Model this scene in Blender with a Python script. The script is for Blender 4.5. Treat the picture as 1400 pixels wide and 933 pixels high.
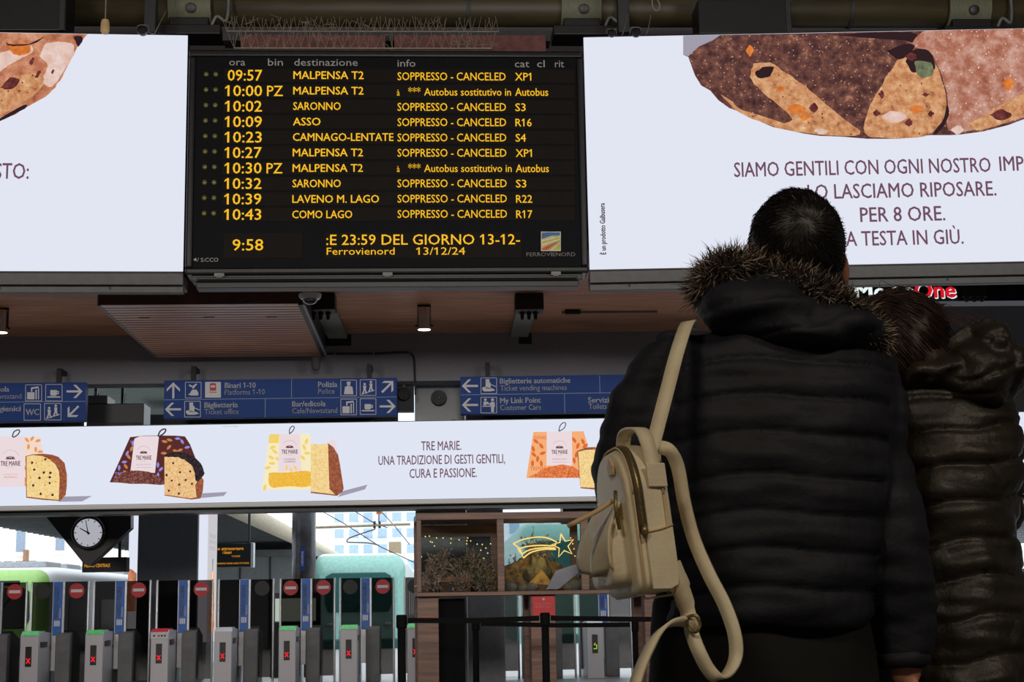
import bpy, bmesh, math, random
import numpy as np
from mathutils import Vector, Matrix, noise

random.seed(7)
D = bpy.data
SC = bpy.context.scene
COL = SC.collection
for o in list(D.objects):
    D.objects.remove(o, do_unlink=True)

# ---------------------------------------------------------------- camera
F = 2087.0                      # focal length in pixels of the 1400 x 933 frame
CX, CY = 700.0, 466.5
CAM = Vector((0, 0, 1.15))
PITCH, YAW, ROLL = math.radians(9.84), math.radians(3.0), 0.0175
fwd = Vector((math.sin(YAW) * math.cos(PITCH), math.cos(YAW) * math.cos(PITCH), math.sin(PITCH)))
r0 = fwd.cross(Vector((0, 0, 1))).normalized()
u0 = r0.cross(fwd).normalized()
RT = r0 * math.cos(ROLL) - u0 * math.sin(ROLL)
UP = u0 * math.cos(ROLL) + r0 * math.sin(ROLL)
cam_data = D.cameras.new('camera')
cam = D.objects.new('camera', cam_data)
COL.objects.link(cam)
cam_data.sensor_width = 36
cam_data.lens = F / 1400 * 36
cam_data.clip_end = 2000
m = Matrix((RT, UP, -fwd)).transposed().to_4x4()
m.translation = CAM
cam.matrix_world = m
SC.camera = cam

# ---------------------------------------------------------------- light and exposure
SC.view_settings.view_transform = 'Standard'
SC.view_settings.look = 'None'
SC.view_settings.exposure = 0
SC.view_settings.gamma = 1
SC.view_settings.use_curve_mapping = False
W = D.worlds.new('sky')
SC.world = W
W.use_nodes = True
W.node_tree.nodes['Background'].inputs[0].default_value = (0.86, 0.93, 1.0, 1)
W.node_tree.nodes['Background'].inputs[1].default_value = 1.9
BACK_FILL_W = 260.0             # each unseen fill light added high behind the onlookers
FRONT_FILL_W = 340.0  # each unseen fill light added to brighten the gates and signs
SPOT_W = 25.0


def fill_lamp(x, y, z, power, tilt, color):
    """An added rectangular fill light without a fixture, tilted towards the gates."""
    ld = D.lights.new('fill_lamp', 'AREA')
    ld.energy = power
    ld.color = color
    ld.shape = 'RECTANGLE'
    ld.size = 2.4
    ld.size_y = 1.0
    lo = D.objects.new('fill_lamp', ld)
    COL.objects.link(lo)
    lo.location = (x, y, z)
    lo.rotation_euler = (math.radians(tilt), 0, 0)
    return lo


for hx in (-7, 0, 7):
    fill_lamp(hx, 4.5, 4.3, FRONT_FILL_W, 78, (1.0, 0.95, 0.9))     # lower rank of unseen fill, added to brighten the gates, signs and wall
for hx in (-5, 5):
    fill_lamp(hx, -6, 8.6, BACK_FILL_W, 50, (1.0, 0.84, 0.64))      # upper rank of unseen warm fill, added behind the onlookers


# ---------------------------------------------------------------- helpers
def ray(px, py):
    return (fwd + RT * ((px - CX) / F) - UP * ((py - CY) / F))


def P(px, py, Y):
    d = ray(px, py)
    return CAM + d * ((Y - CAM.y) / d.y)


def PZ(px, py, z):
    d = ray(px, py)
    return CAM + d * ((z - CAM.z) / d.z)


def PX(px, py, X):
    d = ray(px, py)
    return CAM + d * ((X - CAM.x) / d.x)


def project(p):
    v = Vector(p) - CAM
    z = v.dot(fwd)
    return CX + F * v.dot(RT) / z, CY - F * v.dot(UP) / z


class Panel:
    """An upright rectangle in the hall: local x along it, local y into it, local z up."""
    def __init__(s, tl, tr, br, bl, Y, yaw=None):
        b = P(bl[0], bl[1], Y)
        w = (P(br[0], br[1], Y) - b).length
        h = (P(tl[0], tl[1], Y) - b).length
        par = np.array([b.x, b.z, yaw or 0.0, w, h])
        tgt = np.array([tl, tr, br, bl], float).ravel()

        def res(q):
            ux = Vector((math.cos(q[2]), math.sin(q[2]), 0))
            o = Vector((q[0], Y, q[1]))
            up = Vector((0, 0, 1))
            pts = [o + up * q[4], o + up * q[4] + ux * q[3], o + ux * q[3], o]
            return np.array([c for p in pts for c in project(p)]) - tgt
        fix = [0, 1, 3, 4] if yaw is not None else [0, 1, 2, 3, 4]
        for _ in range(25):
            r = res(par)
            J = np.zeros((8, len(fix)))
            for k, i in enumerate(fix):
                q = par.copy()
                q[i] += 1e-5
                J[:, k] = (res(q) - r) / 1e-5
            par[fix] -= np.linalg.lstsq(J, r, rcond=None)[0]
        s.err = float(np.abs(res(par)).max())
        s.o = Vector((par[0], Y, par[1]))
        s.yaw = par[2]
        s.ux = Vector((math.cos(par[2]), math.sin(par[2]), 0))
        s.n = Vector((math.sin(par[2]), -math.cos(par[2]), 0))
        s.w, s.h = par[3], par[4]

    def uv(s, px, py, off=0.0):
        d = ray(px, py)
        t = (s.o + s.n * off - CAM).dot(s.n) / d.dot(s.n)
        p = CAM + d * t - s.o
        return p.dot(s.ux), p.z

    def matrix(s):
        mm = Matrix((s.ux, -s.n, Vector((0, 0, 1)))).transposed().to_4x4()
        mm.translation = s.o
        return mm


def lin(c):
    return tuple(((x / 255) / 12.92 if x / 255 <= 0.04045 else (((x / 255) + 0.055) / 1.055) ** 2.4) for x in c)


def nt(name):
    mt = D.materials.new(name)
    mt.use_nodes = True
    t = mt.node_tree
    t.nodes.clear()
    out = t.nodes.new('ShaderNodeOutputMaterial')
    return mt, t, out


def ramp(t, fac, stops):
    r = t.nodes.new('ShaderNodeValToRGB')
    e = r.color_ramp.elements
    while len(e) < len(stops):
        e.new(0.5)
    for el, (p, c) in zip(e, stops):
        el.position = p
        el.color = (*lin(c), 1)
    t.links.new(fac, r.inputs[0])
    return r.outputs[0]


def noise_out(t, scale, detail=4, stretch=(1, 1, 1), rough=0.6):
    tc = t.nodes.new('ShaderNodeTexCoord')
    mp = t.nodes.new('ShaderNodeMapping')
    mp.inputs['Scale'].default_value = stretch
    n = t.nodes.new('ShaderNodeTexNoise')
    n.inputs['Scale'].default_value = scale
    n.inputs['Detail'].default_value = detail
    n.inputs['Roughness'].default_value = rough
    t.links.new(tc.outputs['Object'], mp.inputs[0])
    t.links.new(mp.outputs[0], n.inputs['Vector'])
    return n.outputs[0]


def mat(name, c, rough=0.6, metal=0.0, var=0.12, scale=12, bump=0.0, bscale=None, stretch=(1, 1, 1), spec=0.5, sheen=0.0, stops=None):
    """A surface whose colour varies a little with noise."""
    mt, t, out = nt(name)
    b = t.nodes.new('ShaderNodeBsdfPrincipled')
    t.links.new(b.outputs[0], out.inputs[0])
    n = noise_out(t, scale, 5, stretch)
    lo = tuple(max(0, x * (1 - var)) for x in c)
    hi = tuple(min(255, x * (1 + var)) for x in c)
    t.links.new(ramp(t, n, stops or [(0.3, lo), (0.7, hi)]), b.inputs['Base Color'])
    b.inputs['Roughness'].default_value = rough
    b.inputs['Metallic'].default_value = metal
    b.inputs['Specular IOR Level'].default_value = spec
    if sheen:
        b.inputs['Sheen Weight'].default_value = sheen
    if bump:
        bn = t.nodes.new('ShaderNodeBump')
        bn.inputs['Strength'].default_value = bump
        bn.inputs['Distance'].default_value = 0.01
        t.links.new(noise_out(t, bscale or scale * 4, 4, stretch), bn.inputs['Height'])
        t.links.new(bn.outputs[0], b.inputs['Normal'])
    return mt


def emis(name, c, strength=1.0):
    mt, t, out = nt(name)
    e = t.nodes.new('ShaderNodeEmission')
    e.inputs[0].default_value = (*lin(c), 1)
    e.inputs[1].default_value = strength
    t.links.new(e.outputs[0], out.inputs[0])
    return mt


def emis_noise(name, stops, scale=20, strength=1.0, stretch=(1, 1, 1), speck=None, detail=8):
    """A printed or shown picture texture on a lit screen."""
    mt, t, out = nt(name)
    e = t.nodes.new('ShaderNodeEmission')
    e.inputs[1].default_value = strength
    c = ramp(t, noise_out(t, scale, detail, stretch, 0.7), stops)
    if speck:
        tc = t.nodes.new('ShaderNodeTexCoord')
        v = t.nodes.new('ShaderNodeTexVoronoi')
        v.inputs['Scale'].default_value = speck[0]
        t.links.new(tc.outputs['Object'], v.inputs['Vector'])
        lt = t.nodes.new('ShaderNodeMath')
        lt.operation = 'LESS_THAN'
        lt.inputs[1].default_value = speck[1]
        t.links.new(v.outputs['Distance'], lt.inputs[0])
        mx = t.nodes.new('ShaderNodeMix')
        mx.data_type = 'RGBA'
        t.links.new(lt.outputs[0], mx.inputs['Factor'])
        t.links.new(c, mx.inputs[6])
        mx.inputs[7].default_value = (*lin(speck[2]), 1)
        c = mx.outputs[2]
    t.links.new(c, e.inputs[0])
    t.links.new(e.outputs[0], out.inputs[0])
    return mt


def glass_mat(name, tint=(200, 205, 205), refl=0.12, rough=0.03):
    mt, t, out = nt(name)
    a = t.nodes.new('ShaderNodeBsdfTransparent')
    a.inputs[0].default_value = (*lin(tint), 1)
    g = t.nodes.new('ShaderNodeBsdfGlossy')
    g.inputs['Roughness'].default_value = rough
    fr = t.nodes.new('ShaderNodeFresnel')
    fr.inputs[0].default_value = 1.45
    mm = t.nodes.new('ShaderNodeMath')
    mm.operation = 'ADD'
    mm.inputs[1].default_value = refl - 0.04
    mm.use_clamp = True
    t.links.new(fr.outputs[0], mm.inputs[0])
    mx = t.nodes.new('ShaderNodeMixShader')
    t.links.new(mm.outputs[0], mx.inputs[0])
    t.links.new(a.outputs[0], mx.inputs[1])
    t.links.new(g.outputs[0], mx.inputs[2])
    t.links.new(mx.outputs[0], out.inputs[0])
    return mt


class MB:
    """Collects shapes into one mesh."""
    def __init__(s):
        s.v, s.f, s.mi, s.mats, s.cur = [], [], [], [], 0

    def use(s, mt):
        if mt not in s.mats:
            s.mats.append(mt)
        s.cur = s.mats.index(mt)
        return s

    def add(s, vs, fs):
        b = len(s.v)
        s.v += [tuple(v) for v in vs]
        s.f += [tuple(b + i for i in f) for f in fs]
        s.mi += [s.cur] * len(fs)
        return s

    def box(s, x0, x1, y0, y1, z0, z1, mx=None):
        vs = [Vector((x, y, z)) for z in (z0, z1) for y in (y0, y1) for x in (x0, x1)]
        if mx is not None:
            vs = [mx @ v for v in vs]
        return s.add(vs, [(0, 2, 3, 1), (4, 5, 7, 6), (0, 1, 5, 4), (2, 6, 7, 3), (0, 4, 6, 2), (1, 3, 7, 5)])

    def prism(s, pts, d):
        """pts: 3D loop; d: extrusion vector."""
        n = len(pts)
        d = Vector(d)
        vs = [Vector(p) for p in pts] + [Vector(p) + d for p in pts]
        fs = [tuple(range(n)), tuple(range(2 * n - 1, n - 1, -1))]
        fs += [(i, i + n, (i + 1) % n + n, (i + 1) % n) for i in range(n)]
        return s.add(vs, fs)

    def flat(s, pts):
        return s.add(pts, [tuple(range(len(pts)))])

    def tube(s, path, r, seg=10, cap=True):
        path = [Vector(p) for p in path]
        n = len(path)
        rr = r if isinstance(r, (list, tuple)) else [r] * n
        ts = []
        for i in range(n):
            a = path[min(i + 1, n - 1)] - path[max(i - 1, 0)]
            ts.append(a.normalized())
        ref = Vector((0, 0, 1)) if abs(ts[0].z) < 0.9 else Vector((1, 0, 0))
        x = ts[0].cross(ref).normalized()
        vs = []
        for i in range(n):
            x = (x - ts[i] * x.dot(ts[i])).normalized()
            y = ts[i].cross(x)
            q = rr[i]
            qa, qb = q if isinstance(q, (list, tuple)) else (q, q)
            for k in range(seg):
                a = 2 * math.pi * k / seg
                vs.append(path[i] + x * (math.cos(a) * qa) + y * (math.sin(a) * qb))
        fs = []
        for i in range(n - 1):
            for k in range(seg):
                k2 = (k + 1) % seg
                fs.append((i * seg + k, i * seg + k2, (i + 1) * seg + k2, (i + 1) * seg + k))
        if cap:
            fs.append(tuple(range(seg - 1, -1, -1)))
            fs.append(tuple((n - 1) * seg + k for k in range(seg)))
        return s.add(vs, fs)

    def cyl(s, a, b, r, seg=16, r2=None):
        return s.tube([a, b], [r, r if r2 is None else r2], seg)

    def ell(s, c, rx, ry=None, rz=None, seg=16, rings=10, rot=None):
        ry = rx if ry is None else ry
        rz = rx if rz is None else rz
        c = Vector(c)
        vs = []
        for i in range(rings + 1):
            th = math.pi * i / rings
            for k in range(seg):
                a = 2 * math.pi * k / seg
                p = Vector((rx * math.sin(th) * math.cos(a), ry * math.sin(th) * math.sin(a), rz * math.cos(th)))
                if rot is not None:
                    p = rot @ p
                vs.append(c + p)
        fs = []
        for i in range(rings):
            for k in range(seg):
                k2 = (k + 1) % seg
                fs.append((i * seg + k, (i + 1) * seg + k, (i + 1) * seg + k2, i * seg + k2))
        return s.add(vs, fs)

    def loft(s, rings):
        """rings: lists of points of equal length, closed loops; capped."""
        n = len(rings[0])
        vs = [p for r in rings for p in r]
        fs = []
        for i in range(len(rings) - 1):
            for k in range(n):
                k2 = (k + 1) % n
                fs.append((i * n + k, i * n + k2, (i + 1) * n + k2, (i + 1) * n + k))
        fs.append(tuple(range(n - 1, -1, -1)))
        fs.append(tuple((len(rings) - 1) * n + k for k in range(n)))
        return s.add(vs, fs)

    def ribbon(s, path, wdir, hw, th):
        """A strap: path points, a width direction (one or one per point), half width, thickness."""
        path = [Vector(p) for p in path]
        n = len(path)
        rings = []
        for i in range(n):
            t = (path[min(i + 1, n - 1)] - path[max(i - 1, 0)]).normalized()
            w = Vector(wdir[i] if isinstance(wdir, list) else wdir)
            w = (w - t * w.dot(t)).normalized()
            q = t.cross(w)
            h = hw[i] if isinstance(hw, list) else hw
            rings.append([path[i] + w * h + q * th, path[i] - w * h + q * th, path[i] - w * h - q * th, path[i] + w * h - q * th])
        return s.loft(rings)

    def blade(s, p, d, ln, w, bend=None):
        p, d = Vector(p), Vector(d).normalized()
        side = d.cross(Vector((random.gauss(0, 1), random.gauss(0, 1), random.gauss(0, 1)))).normalized() * w
        m1 = p + d * ln * 0.5
        t = p + d * ln + (Vector(bend) * ln if bend is not None else Vector())
        return s.add([p - side, p + side, m1 + side * 0.7, m1 - side * 0.7, t], [(0, 1, 2, 3), (3, 2, 4)])

    def mesh(s, name):
        me = D.meshes.new(name)
        me.from_pydata(s.v, [], s.f)
        for mt in s.mats:
            me.materials.append(mt)
        if len(s.mats) > 1:
            me.polygons.foreach_set('material_index', s.mi)
        me.update()
        return me

    def build(s, name, mt=None, parent=None, smooth=False, bevel=0.0, fix=True):
        if mt is not None and not s.mats:
            s.use(mt)
        me = s.mesh(name)
        if fix:
            bm = bmesh.new()
            bm.from_mesh(me)
            bmesh.ops.recalc_face_normals(bm, faces=bm.faces)
            bm.to_mesh(me)
            bm.free()
        return link(name, me, parent, smooth, bevel)


def link(name, me, parent=None, smooth=False, bevel=0.0):
    o = D.objects.new(name, me)
    COL.objects.link(o)
    if parent is not None:
        o.parent = parent
    if smooth:
        me.shade_smooth()
        if smooth == 'auto':
            me.set_sharp_from_angle(angle=math.radians(40))
    if bevel:
        md = o.modifiers.new('bevel', 'BEVEL')
        md.width = bevel
        md.segments = 2
        md.limit_method = 'ANGLE'
        md.angle_limit = math.radians(40)
    return o


def tag(o, label=None, cat=None, group=None, kind=None):
    if label:
        o['label'] = label
    if cat:
        o['category'] = cat
    if group:
        o['group'] = group
    if kind:
        o['kind'] = kind
    return o


def thing(name, label, cat, loc=(0, 0, 0), rz=0, group=None, matrix=None):
    o = D.objects.new(name, None)
    COL.objects.link(o)
    o.empty_display_size = 0.1
    if matrix is not None:
        o.matrix_world = matrix
    else:
        o.location = loc
        o.rotation_euler = (0, 0, rz)
    return tag(o, label, cat, group)


def struct(o):
    o['kind'] = 'structure'
    return o


def kids(o):
    return [c for c in D.objects if c.parent == o]


def dup(o, parent=None):
    tree = {}
    for c in D.objects:
        if c.parent:
            tree.setdefault(c.parent.name, []).append(c)

    def rec(src, par):
        c = src.copy()
        COL.objects.link(c)
        if par is not None:
            c.parent = par
        for ch in tree.get(src.name, []):
            rec(ch, c)
        return c
    return rec(o, parent)


def remesh(mb, voxel, smooth=4, factor=0.5):
    me = mb.mesh('tmp')
    o = D.objects.new('tmp', me)
    COL.objects.link(o)
    md = o.modifiers.new('r', 'REMESH')
    md.mode = 'VOXEL'
    md.voxel_size = voxel
    if smooth:
        sm = o.modifiers.new('s', 'SMOOTH')
        sm.iterations = smooth
        sm.factor = factor
    dg = bpy.context.evaluated_depsgraph_get()
    out = D.meshes.new_from_object(o.evaluated_get(dg), depsgraph=dg)
    D.objects.remove(o, do_unlink=True)
    D.meshes.remove(me)
    out.materials.clear()
    return out


def get_co(me):
    a = np.empty(len(me.vertices) * 3, np.float32)
    me.vertices.foreach_get('co', a)
    return a.reshape(-1, 3)


def set_co(me, a):
    me.vertices.foreach_set('co', a.astype(np.float32).ravel())
    me.update()


def get_no(me):
    a = np.empty(len(me.vertices) * 3, np.float32)
    me.vertices.foreach_get('normal', a)
    return a.reshape(-1, 3)


# ---- lettering
_tc = {}


def text_geo(body, bold=0.0, res=2):
    k = (body, bold, res)
    if k in _tc:
        return _tc[k]
    cu = D.curves.new('t', 'FONT')
    cu.body = body
    cu.offset = bold
    cu.resolution_u = res
    ob = D.objects.new('t', cu)
    me = D.meshes.new_from_object(ob)
    vs = [tuple(v.co) for v in me.vertices]
    fs = [tuple(p.vertices) for p in me.polygons]
    D.objects.remove(ob)
    D.curves.remove(cu)
    D.meshes.remove(me)
    xs = [v[0] for v in vs] or [0]
    _tc[k] = (vs, fs, min(xs), max(xs))
    return _tc[k]


CAP = None


def cap_h():
    global CAP
    if CAP is None:
        CAP = max(v[1] for v in text_geo('H')[0])
    return CAP


def put_text(mb, body, u0, u1, v0, cap, off=-0.004, bold=0.0, axis=None, res=2):
    """Lettering on a panel's local x/z plane from u0 to u1, baseline v0, capital height cap; axis maps (u, v) to a point."""
    vs, fs, a, b = text_geo(body, min(bold, 0.0), res)
    sx = (u1 - u0) / (b - a)
    sy = cap / cap_h()
    f = axis or (lambda u, v: (u, off, v))
    ds = [(0, 0)] if bold <= 0 else [(-bold, 0), (bold, 0), (0, bold * 0.6), (0, -bold * 0.6)]
    flags = []
    if '1' in body and axis is None:           # give the plain bar of the figure 1 its flag
        ch = cap_h()
        w1 = text_geo('1')[3] - text_geo('1')[2]
        for i, c_ in enumerate(body):
            if c_ == '1':
                L = text_geo(body[:i + 1], min(bold, 0.0), res)[3] - w1
                flags.append([(L + 0.01, ch), (L - 0.15, ch * 0.80), (L - 0.15, ch * 0.66), (L + 0.01, ch * 0.82)])
    for fl_ in flags:
        mb.add([f(u0 + (x - a) * sx, v0 + y * sy) for x, y in fl_], [(0, 1, 2, 3)])
    for dx, dy in ds:
        mb.add([f(u0 + (v[0] - a + dx) * sx, v0 + (v[1] + dy) * sy) for v in vs], fs)
    return mb


def panel_text(mb, pn, body, x0, x1, yb, cap_px, off=-0.004, bold=0.0):
    """Lettering whose place is read off the photograph: left and right end, baseline and capital height in pixels."""
    xm = (x0 + x1) / 2
    u0_, _ = pn.uv(x0, yb)
    u1_, _ = pn.uv(x1, yb)
    _, v0_ = pn.uv(xm, yb)
    _, v1_ = pn.uv(xm, yb - cap_px)
    return put_text(mb, body, u0_, u1_, v0_, v1_ - v0_, off, bold)


def panel_poly(mb, pn, pts, off=-0.002):
    return mb.flat([(lambda q: (q[0], off, q[1]))(pn.uv(x, y)) for x, y in pts])


def panel_disc(mb, pn, x, y, rx, ry=None, off=-0.004, seg=14, a0=0.0, a1=2 * math.pi):
    ry = ry or rx
    return panel_poly(mb, pn, [(x + rx * math.cos(a0 + (a1 - a0) * k / seg), y + ry * math.sin(a0 + (a1 - a0) * k / seg)) for k in range(seg)], off)


def smooth_path(pts, n=6):
    """Catmull-Rom through 3D points."""
    pts = [Vector(p) for p in pts]
    out = []
    for i in range(len(pts) - 1):
        p0, p1, p2, p3 = pts[max(i - 1, 0)], pts[i], pts[i + 1], pts[min(i + 2, len(pts) - 1)]
        for k in range(n):
            t = k / n
            out.append(0.5 * ((2 * p1) + (p2 - p0) * t + (2 * p0 - 5 * p1 + 4 * p2 - p3) * t * t + (3 * p1 - p0 - 3 * p2 + p3) * t ** 3))
    out.append(pts[-1])
    return out


def blob_poly(pts, jit=1.0, n=4, seed=1):
    """A wobbly closed outline in pixels through pts."""
    rnd = random.Random(seed)
    q = [(p[0], p[1], 0) for p in pts]
    q = smooth_path(q + [q[0]], n)[:-1]
    return [(p.x + rnd.uniform(-jit, jit), p.y + rnd.uniform(-jit, jit)) for p in q]


# ---------------------------------------------------------------- materials
M_floor = mat('stone_floor', (92, 90, 88), 0.35, var=0.15, scale=3)
M_plat = mat('platform_paving', (170, 170, 168), 0.7, var=0.1, scale=5)
M_wall = mat('grey_plaster', (138, 137, 145), 0.9, var=0.05, scale=40, bump=0.15)
M_dark = mat('dark_paint', (38, 38, 40), 0.6, var=0.15)
M_black = mat('black_plastic', (17, 17, 19), 0.45, var=0.2)
M_matte = mat('matte_black', (9, 9, 10), 0.8, var=0.2, spec=0.12)
M_blackm = mat('black_metal', (22, 23, 26), 0.35, metal=0.3, var=0.2)
M_beam = mat('grey_steel', (98, 98, 98), 0.5, var=0.1, scale=6)
M_bracket = mat('bracket_steel', (150, 152, 138), 0.55, var=0.12, scale=20, stretch=(6, 1, 0.5))
M_casing = mat('casing_grey', (62, 62, 62), 0.5, var=0.1)
M_trim = mat('light_grey_steel', (128, 128, 126), 0.45, var=0.08, scale=6)
M_alu = mat('brushed_aluminium', (186, 183, 188), 0.42, metal=0.25, var=0.06, scale=30, stretch=(1, 1, 20))
M_post = mat('silver_post', (190, 190, 192), 0.3, metal=0.6, var=0.05)
M_pipe = mat('olive_brown_pipe', (58, 51, 32), 0.5, var=0.2, scale=2, stretch=(0.4, 3, 3))
M_collar = mat('olive_grey_collar', (92, 94, 74), 0.6, var=0.15, scale=20, stretch=(6, 1, 0.5))
M_wire = mat('dusty_wire', (120, 112, 96), 0.6)
M_red_strip = mat('dusty_red_brick', (92, 54, 52), 0.8, var=0.2, scale=10)
M_concrete = mat('concrete', (95, 95, 94), 0.85, var=0.1, scale=4, bump=0.2)
M_marble = mat('dark_marble', (64, 65, 68), 0.25, var=0.35, scale=3)
M_grey_panel = mat('grey_panel', (118, 117, 122), 0.55, var=0.05)
M_blue_l = mat('plate_blue', (30, 100, 190), 0.4, var=0.04)
M_blue = mat('sign_blue', (8, 60, 136), 0.65, var=0.04)
M_white = mat('white_print', (215, 216, 220), 0.5, var=0.02)
M_redp = mat('sign_red', (196, 28, 38), 0.45, var=0.05)
M_gold_txt = emis('amber_led', (255, 196, 45), 0.95)
M_amber_dim = emis('amber_led_soft', (235, 160, 40), 0.9)
M_led = emis('led_white', (226, 229, 242), 1.0)
M_led2 = emis('led_white_low', (224, 229, 243), 1.0)
M_plum = emis('led_plum_lettering', (112, 78, 96), 1.0)
M_led_grey = emis('led_grey_shadow', (160, 156, 172), 1.0)


def wood_mat(name, c, rough=0.35, band=9.0):
    mt, t, out = nt(name)
    b = t.nodes.new('ShaderNodeBsdfPrincipled')
    t.links.new(b.outputs[0], out.inputs[0])
    g = ramp(t, noise_out(t, band, 6, (0.15, 3, 3), 0.65), [(0.25, tuple(x * 0.62 for x in c)), (0.5, c), (0.75, tuple(min(255, x * 1.3) for x in c))])
    t.links.new(g, b.inputs['Base Color'])
    b.inputs['Roughness'].default_value = rough
    bn = t.nodes.new('ShaderNodeBump')
    bn.inputs['Strength'].default_value = 0.15
    t.links.new(noise_out(t, band * 3, 3, (0.1, 4, 4)), bn.inputs['Height'])
    t.links.new(bn.outputs[0], b.inputs['Normal'])
    return mt


M_wood = wood_mat('slatted_wood', (212, 152, 114), 0.32)
M_wood_dark = wood_mat('brown_laminate', (112, 82, 68), 0.45)
M_glass = glass_mat('clear_glass', (232, 236, 236), 0.04)
M_smoke = glass_mat('tinted_gate_glass', (150, 146, 144), 0.04)
# ================================================================ THE SETTING
def struct_box(name, dims, mt, bevel=0.0):
    return struct(MB().box(*dims).build(name, mt, None, False, bevel))


WALL_Y = 20.6
struct_box('floor', (-16, 16, -12, 25.2, -0.3, 0.0), M_floor)
struct_box('platform_floor', (-16, 16, 25.2, 160, -0.4, -0.004), M_plat)
struct_box('ceiling', (-16, 16, -12, 22, 9.3, 9.6), M_dark)
struct_box('wall_left', (-16.3, -16, -12, 25, 0, 9.3), M_wall)
struct_box('wall_right', (16, 16.3, -12, 25, 0, 9.3), M_wall)
struct_box('wall_back', (-16, 16, -12.3, -12, 0, 9.3), M_wall)
z_wall_bot = P(480, 522, WALL_Y).z
z_wood = P(480, 457, WALL_Y).z
struct_box('wall_front', (-16, 16, WALL_Y, WALL_Y + 0.4, z_wall_bot, 9.3), M_wall)
# the next bay's pale soffit, seen through the gap between the signs
z_bay = P(180, 536, 24.5).z
M_soffit = mat('pale_green_soffit', (176, 190, 180), 0.7, var=0.05)
struct_box('ceiling_bay', (P(60, 540, 24.5).x, P(240, 540, 24.5).x, 21.05, 29.5, z_bay, z_bay + 0.3), M_soffit)
for tx0, tx1, ty in ((-16, P(113, 540, 21.1).x, 577), (P(226, 540, 21.1).x, P(544, 540, 21.1).x, 577), (P(544, 540, 21.1).x, P(566, 540, 21.1).x, 556), (P(638, 540, 21.1).x, 16, 577)):
    struct_box('dark_backing', (tx0, tx1, 21.05, 21.25, P(300, ty, 21.1).z - 0.1, z_wall_bot + 0.3), M_dark)  # dark strips added behind the signs so the gaps read as dark
# wooden ceiling over the gates, set forward of the front wall
struct(MB().box(-9.0, P(1172, 400, 17).x, 15.7, WALL_Y, z_wood, z_wood + 0.12).build('ceiling_wood', M_wood))
# slim edge strip across under the board and the screens
cx_l = P(0, 394, 15.2)
M_screw = mat('screw_dark', (30, 30, 30), 0.5)

# ================================================================ BOARD AND SCREENS
BD = Panel((260, 67), (797, 70), (805, 372), (251, 376), 15.0)
LS = Panel((6.5, 44.1), (256.5, 49), (250, 370), (-6.5, 371), 15.0)
RS = Panel((799, 52), (1388, 38.3), (1412, 357.9), (805, 367), 15.0)
print('panel fit', BD.err, math.degrees(BD.yaw), BD.w, BD.h, LS.err, math.degrees(LS.yaw), RS.err, math.degrees(RS.yaw))


def pv(pn, x, y):
    return pn.uv(x, y)[1]


def pu(pn, x, y):
    return pn.uv(x, y)[0]


# ---- departure board
t = thing('departure_board', 'large black departure board with amber rows hanging between two white screens', 'departure board', matrix=BD.matrix())
b = MB()
w, h = BD.w, BD.h
fr = 0.07
b.box(0, w, 0.0, 0.35, 0, fr).box(0, w, 0.0, 0.35, h - fr, h).box(0, fr, 0.0, 0.35, fr, h - fr).box(w - fr, w, 0.0, 0.35, fr, h - fr)
b.build('frame', M_blackm, t, bevel=0.02)
M_bface = mat('board_face', (10, 11, 14), 0.7, var=0.15, spec=0.12)
MB().box(fr, w - fr, 0.03, 0.33, fr, h - fr).build('face', M_bface, t)
M_strip = mat('led_strip_unlit', (22, 18, 16), 0.7, var=0.1, spec=0.12)
M_head = mat('grey_lettering', (150, 146, 140), 0.6, var=0.03)
for s, x0, x1, yb, c in (('ora', 313, 335, 88.6, 9.6), ('bin', 366, 386.5, 88.8, 9.6), ('destinazione', 402, 489, 89, 9.6), ('info', 543.5, 568, 90.2, 9.6),
                         ('cat', 704, 724, 91, 9.6), ('cl', 734.5, 745, 91, 9.6), ('rit', 759, 771.5, 91, 9.6)):
    panel_text(MB_ := MB(), BD, s, x0, x1, yb, c, 0.02)
    MB_.build('column_heading', M_head, t)['label'] = 'grey column heading ' + s
ROWS = [('09:57', '', 'MALPENSA T2', 96, 1, 'XP1', 22), ('10:00', 'PZ', 'MALPENSA T2', 96, 2, 'Autobus', 45), ('10:02', '', 'SARONNO', 65, 1, 'S3', 14),
        ('10:09', '', 'ASSO', 37.5, 1, 'R16', 22), ('10:23', '', 'CAMNAGO-LENTATE', 137.5, 1, 'S4', 14), ('10:27', '', 'MALPENSA T2', 96, 1, 'XP1', 22),
        ('10:30', 'PZ', 'MALPENSA T2', 96, 2, 'Autobus', 45), ('10:32', '', 'SARONNO', 66, 1, 'S3', 14), ('10:39', '', 'LAVENO M. LAGO', 118.5, 1, 'R22', 22),
        ('10:43', '', 'COMO LAGO', 82, 1, 'R17', 22)]
M_lampd = mat('unlit_amber_lamp', (98, 92, 48), 0.3, var=0.2, scale=60)
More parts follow.
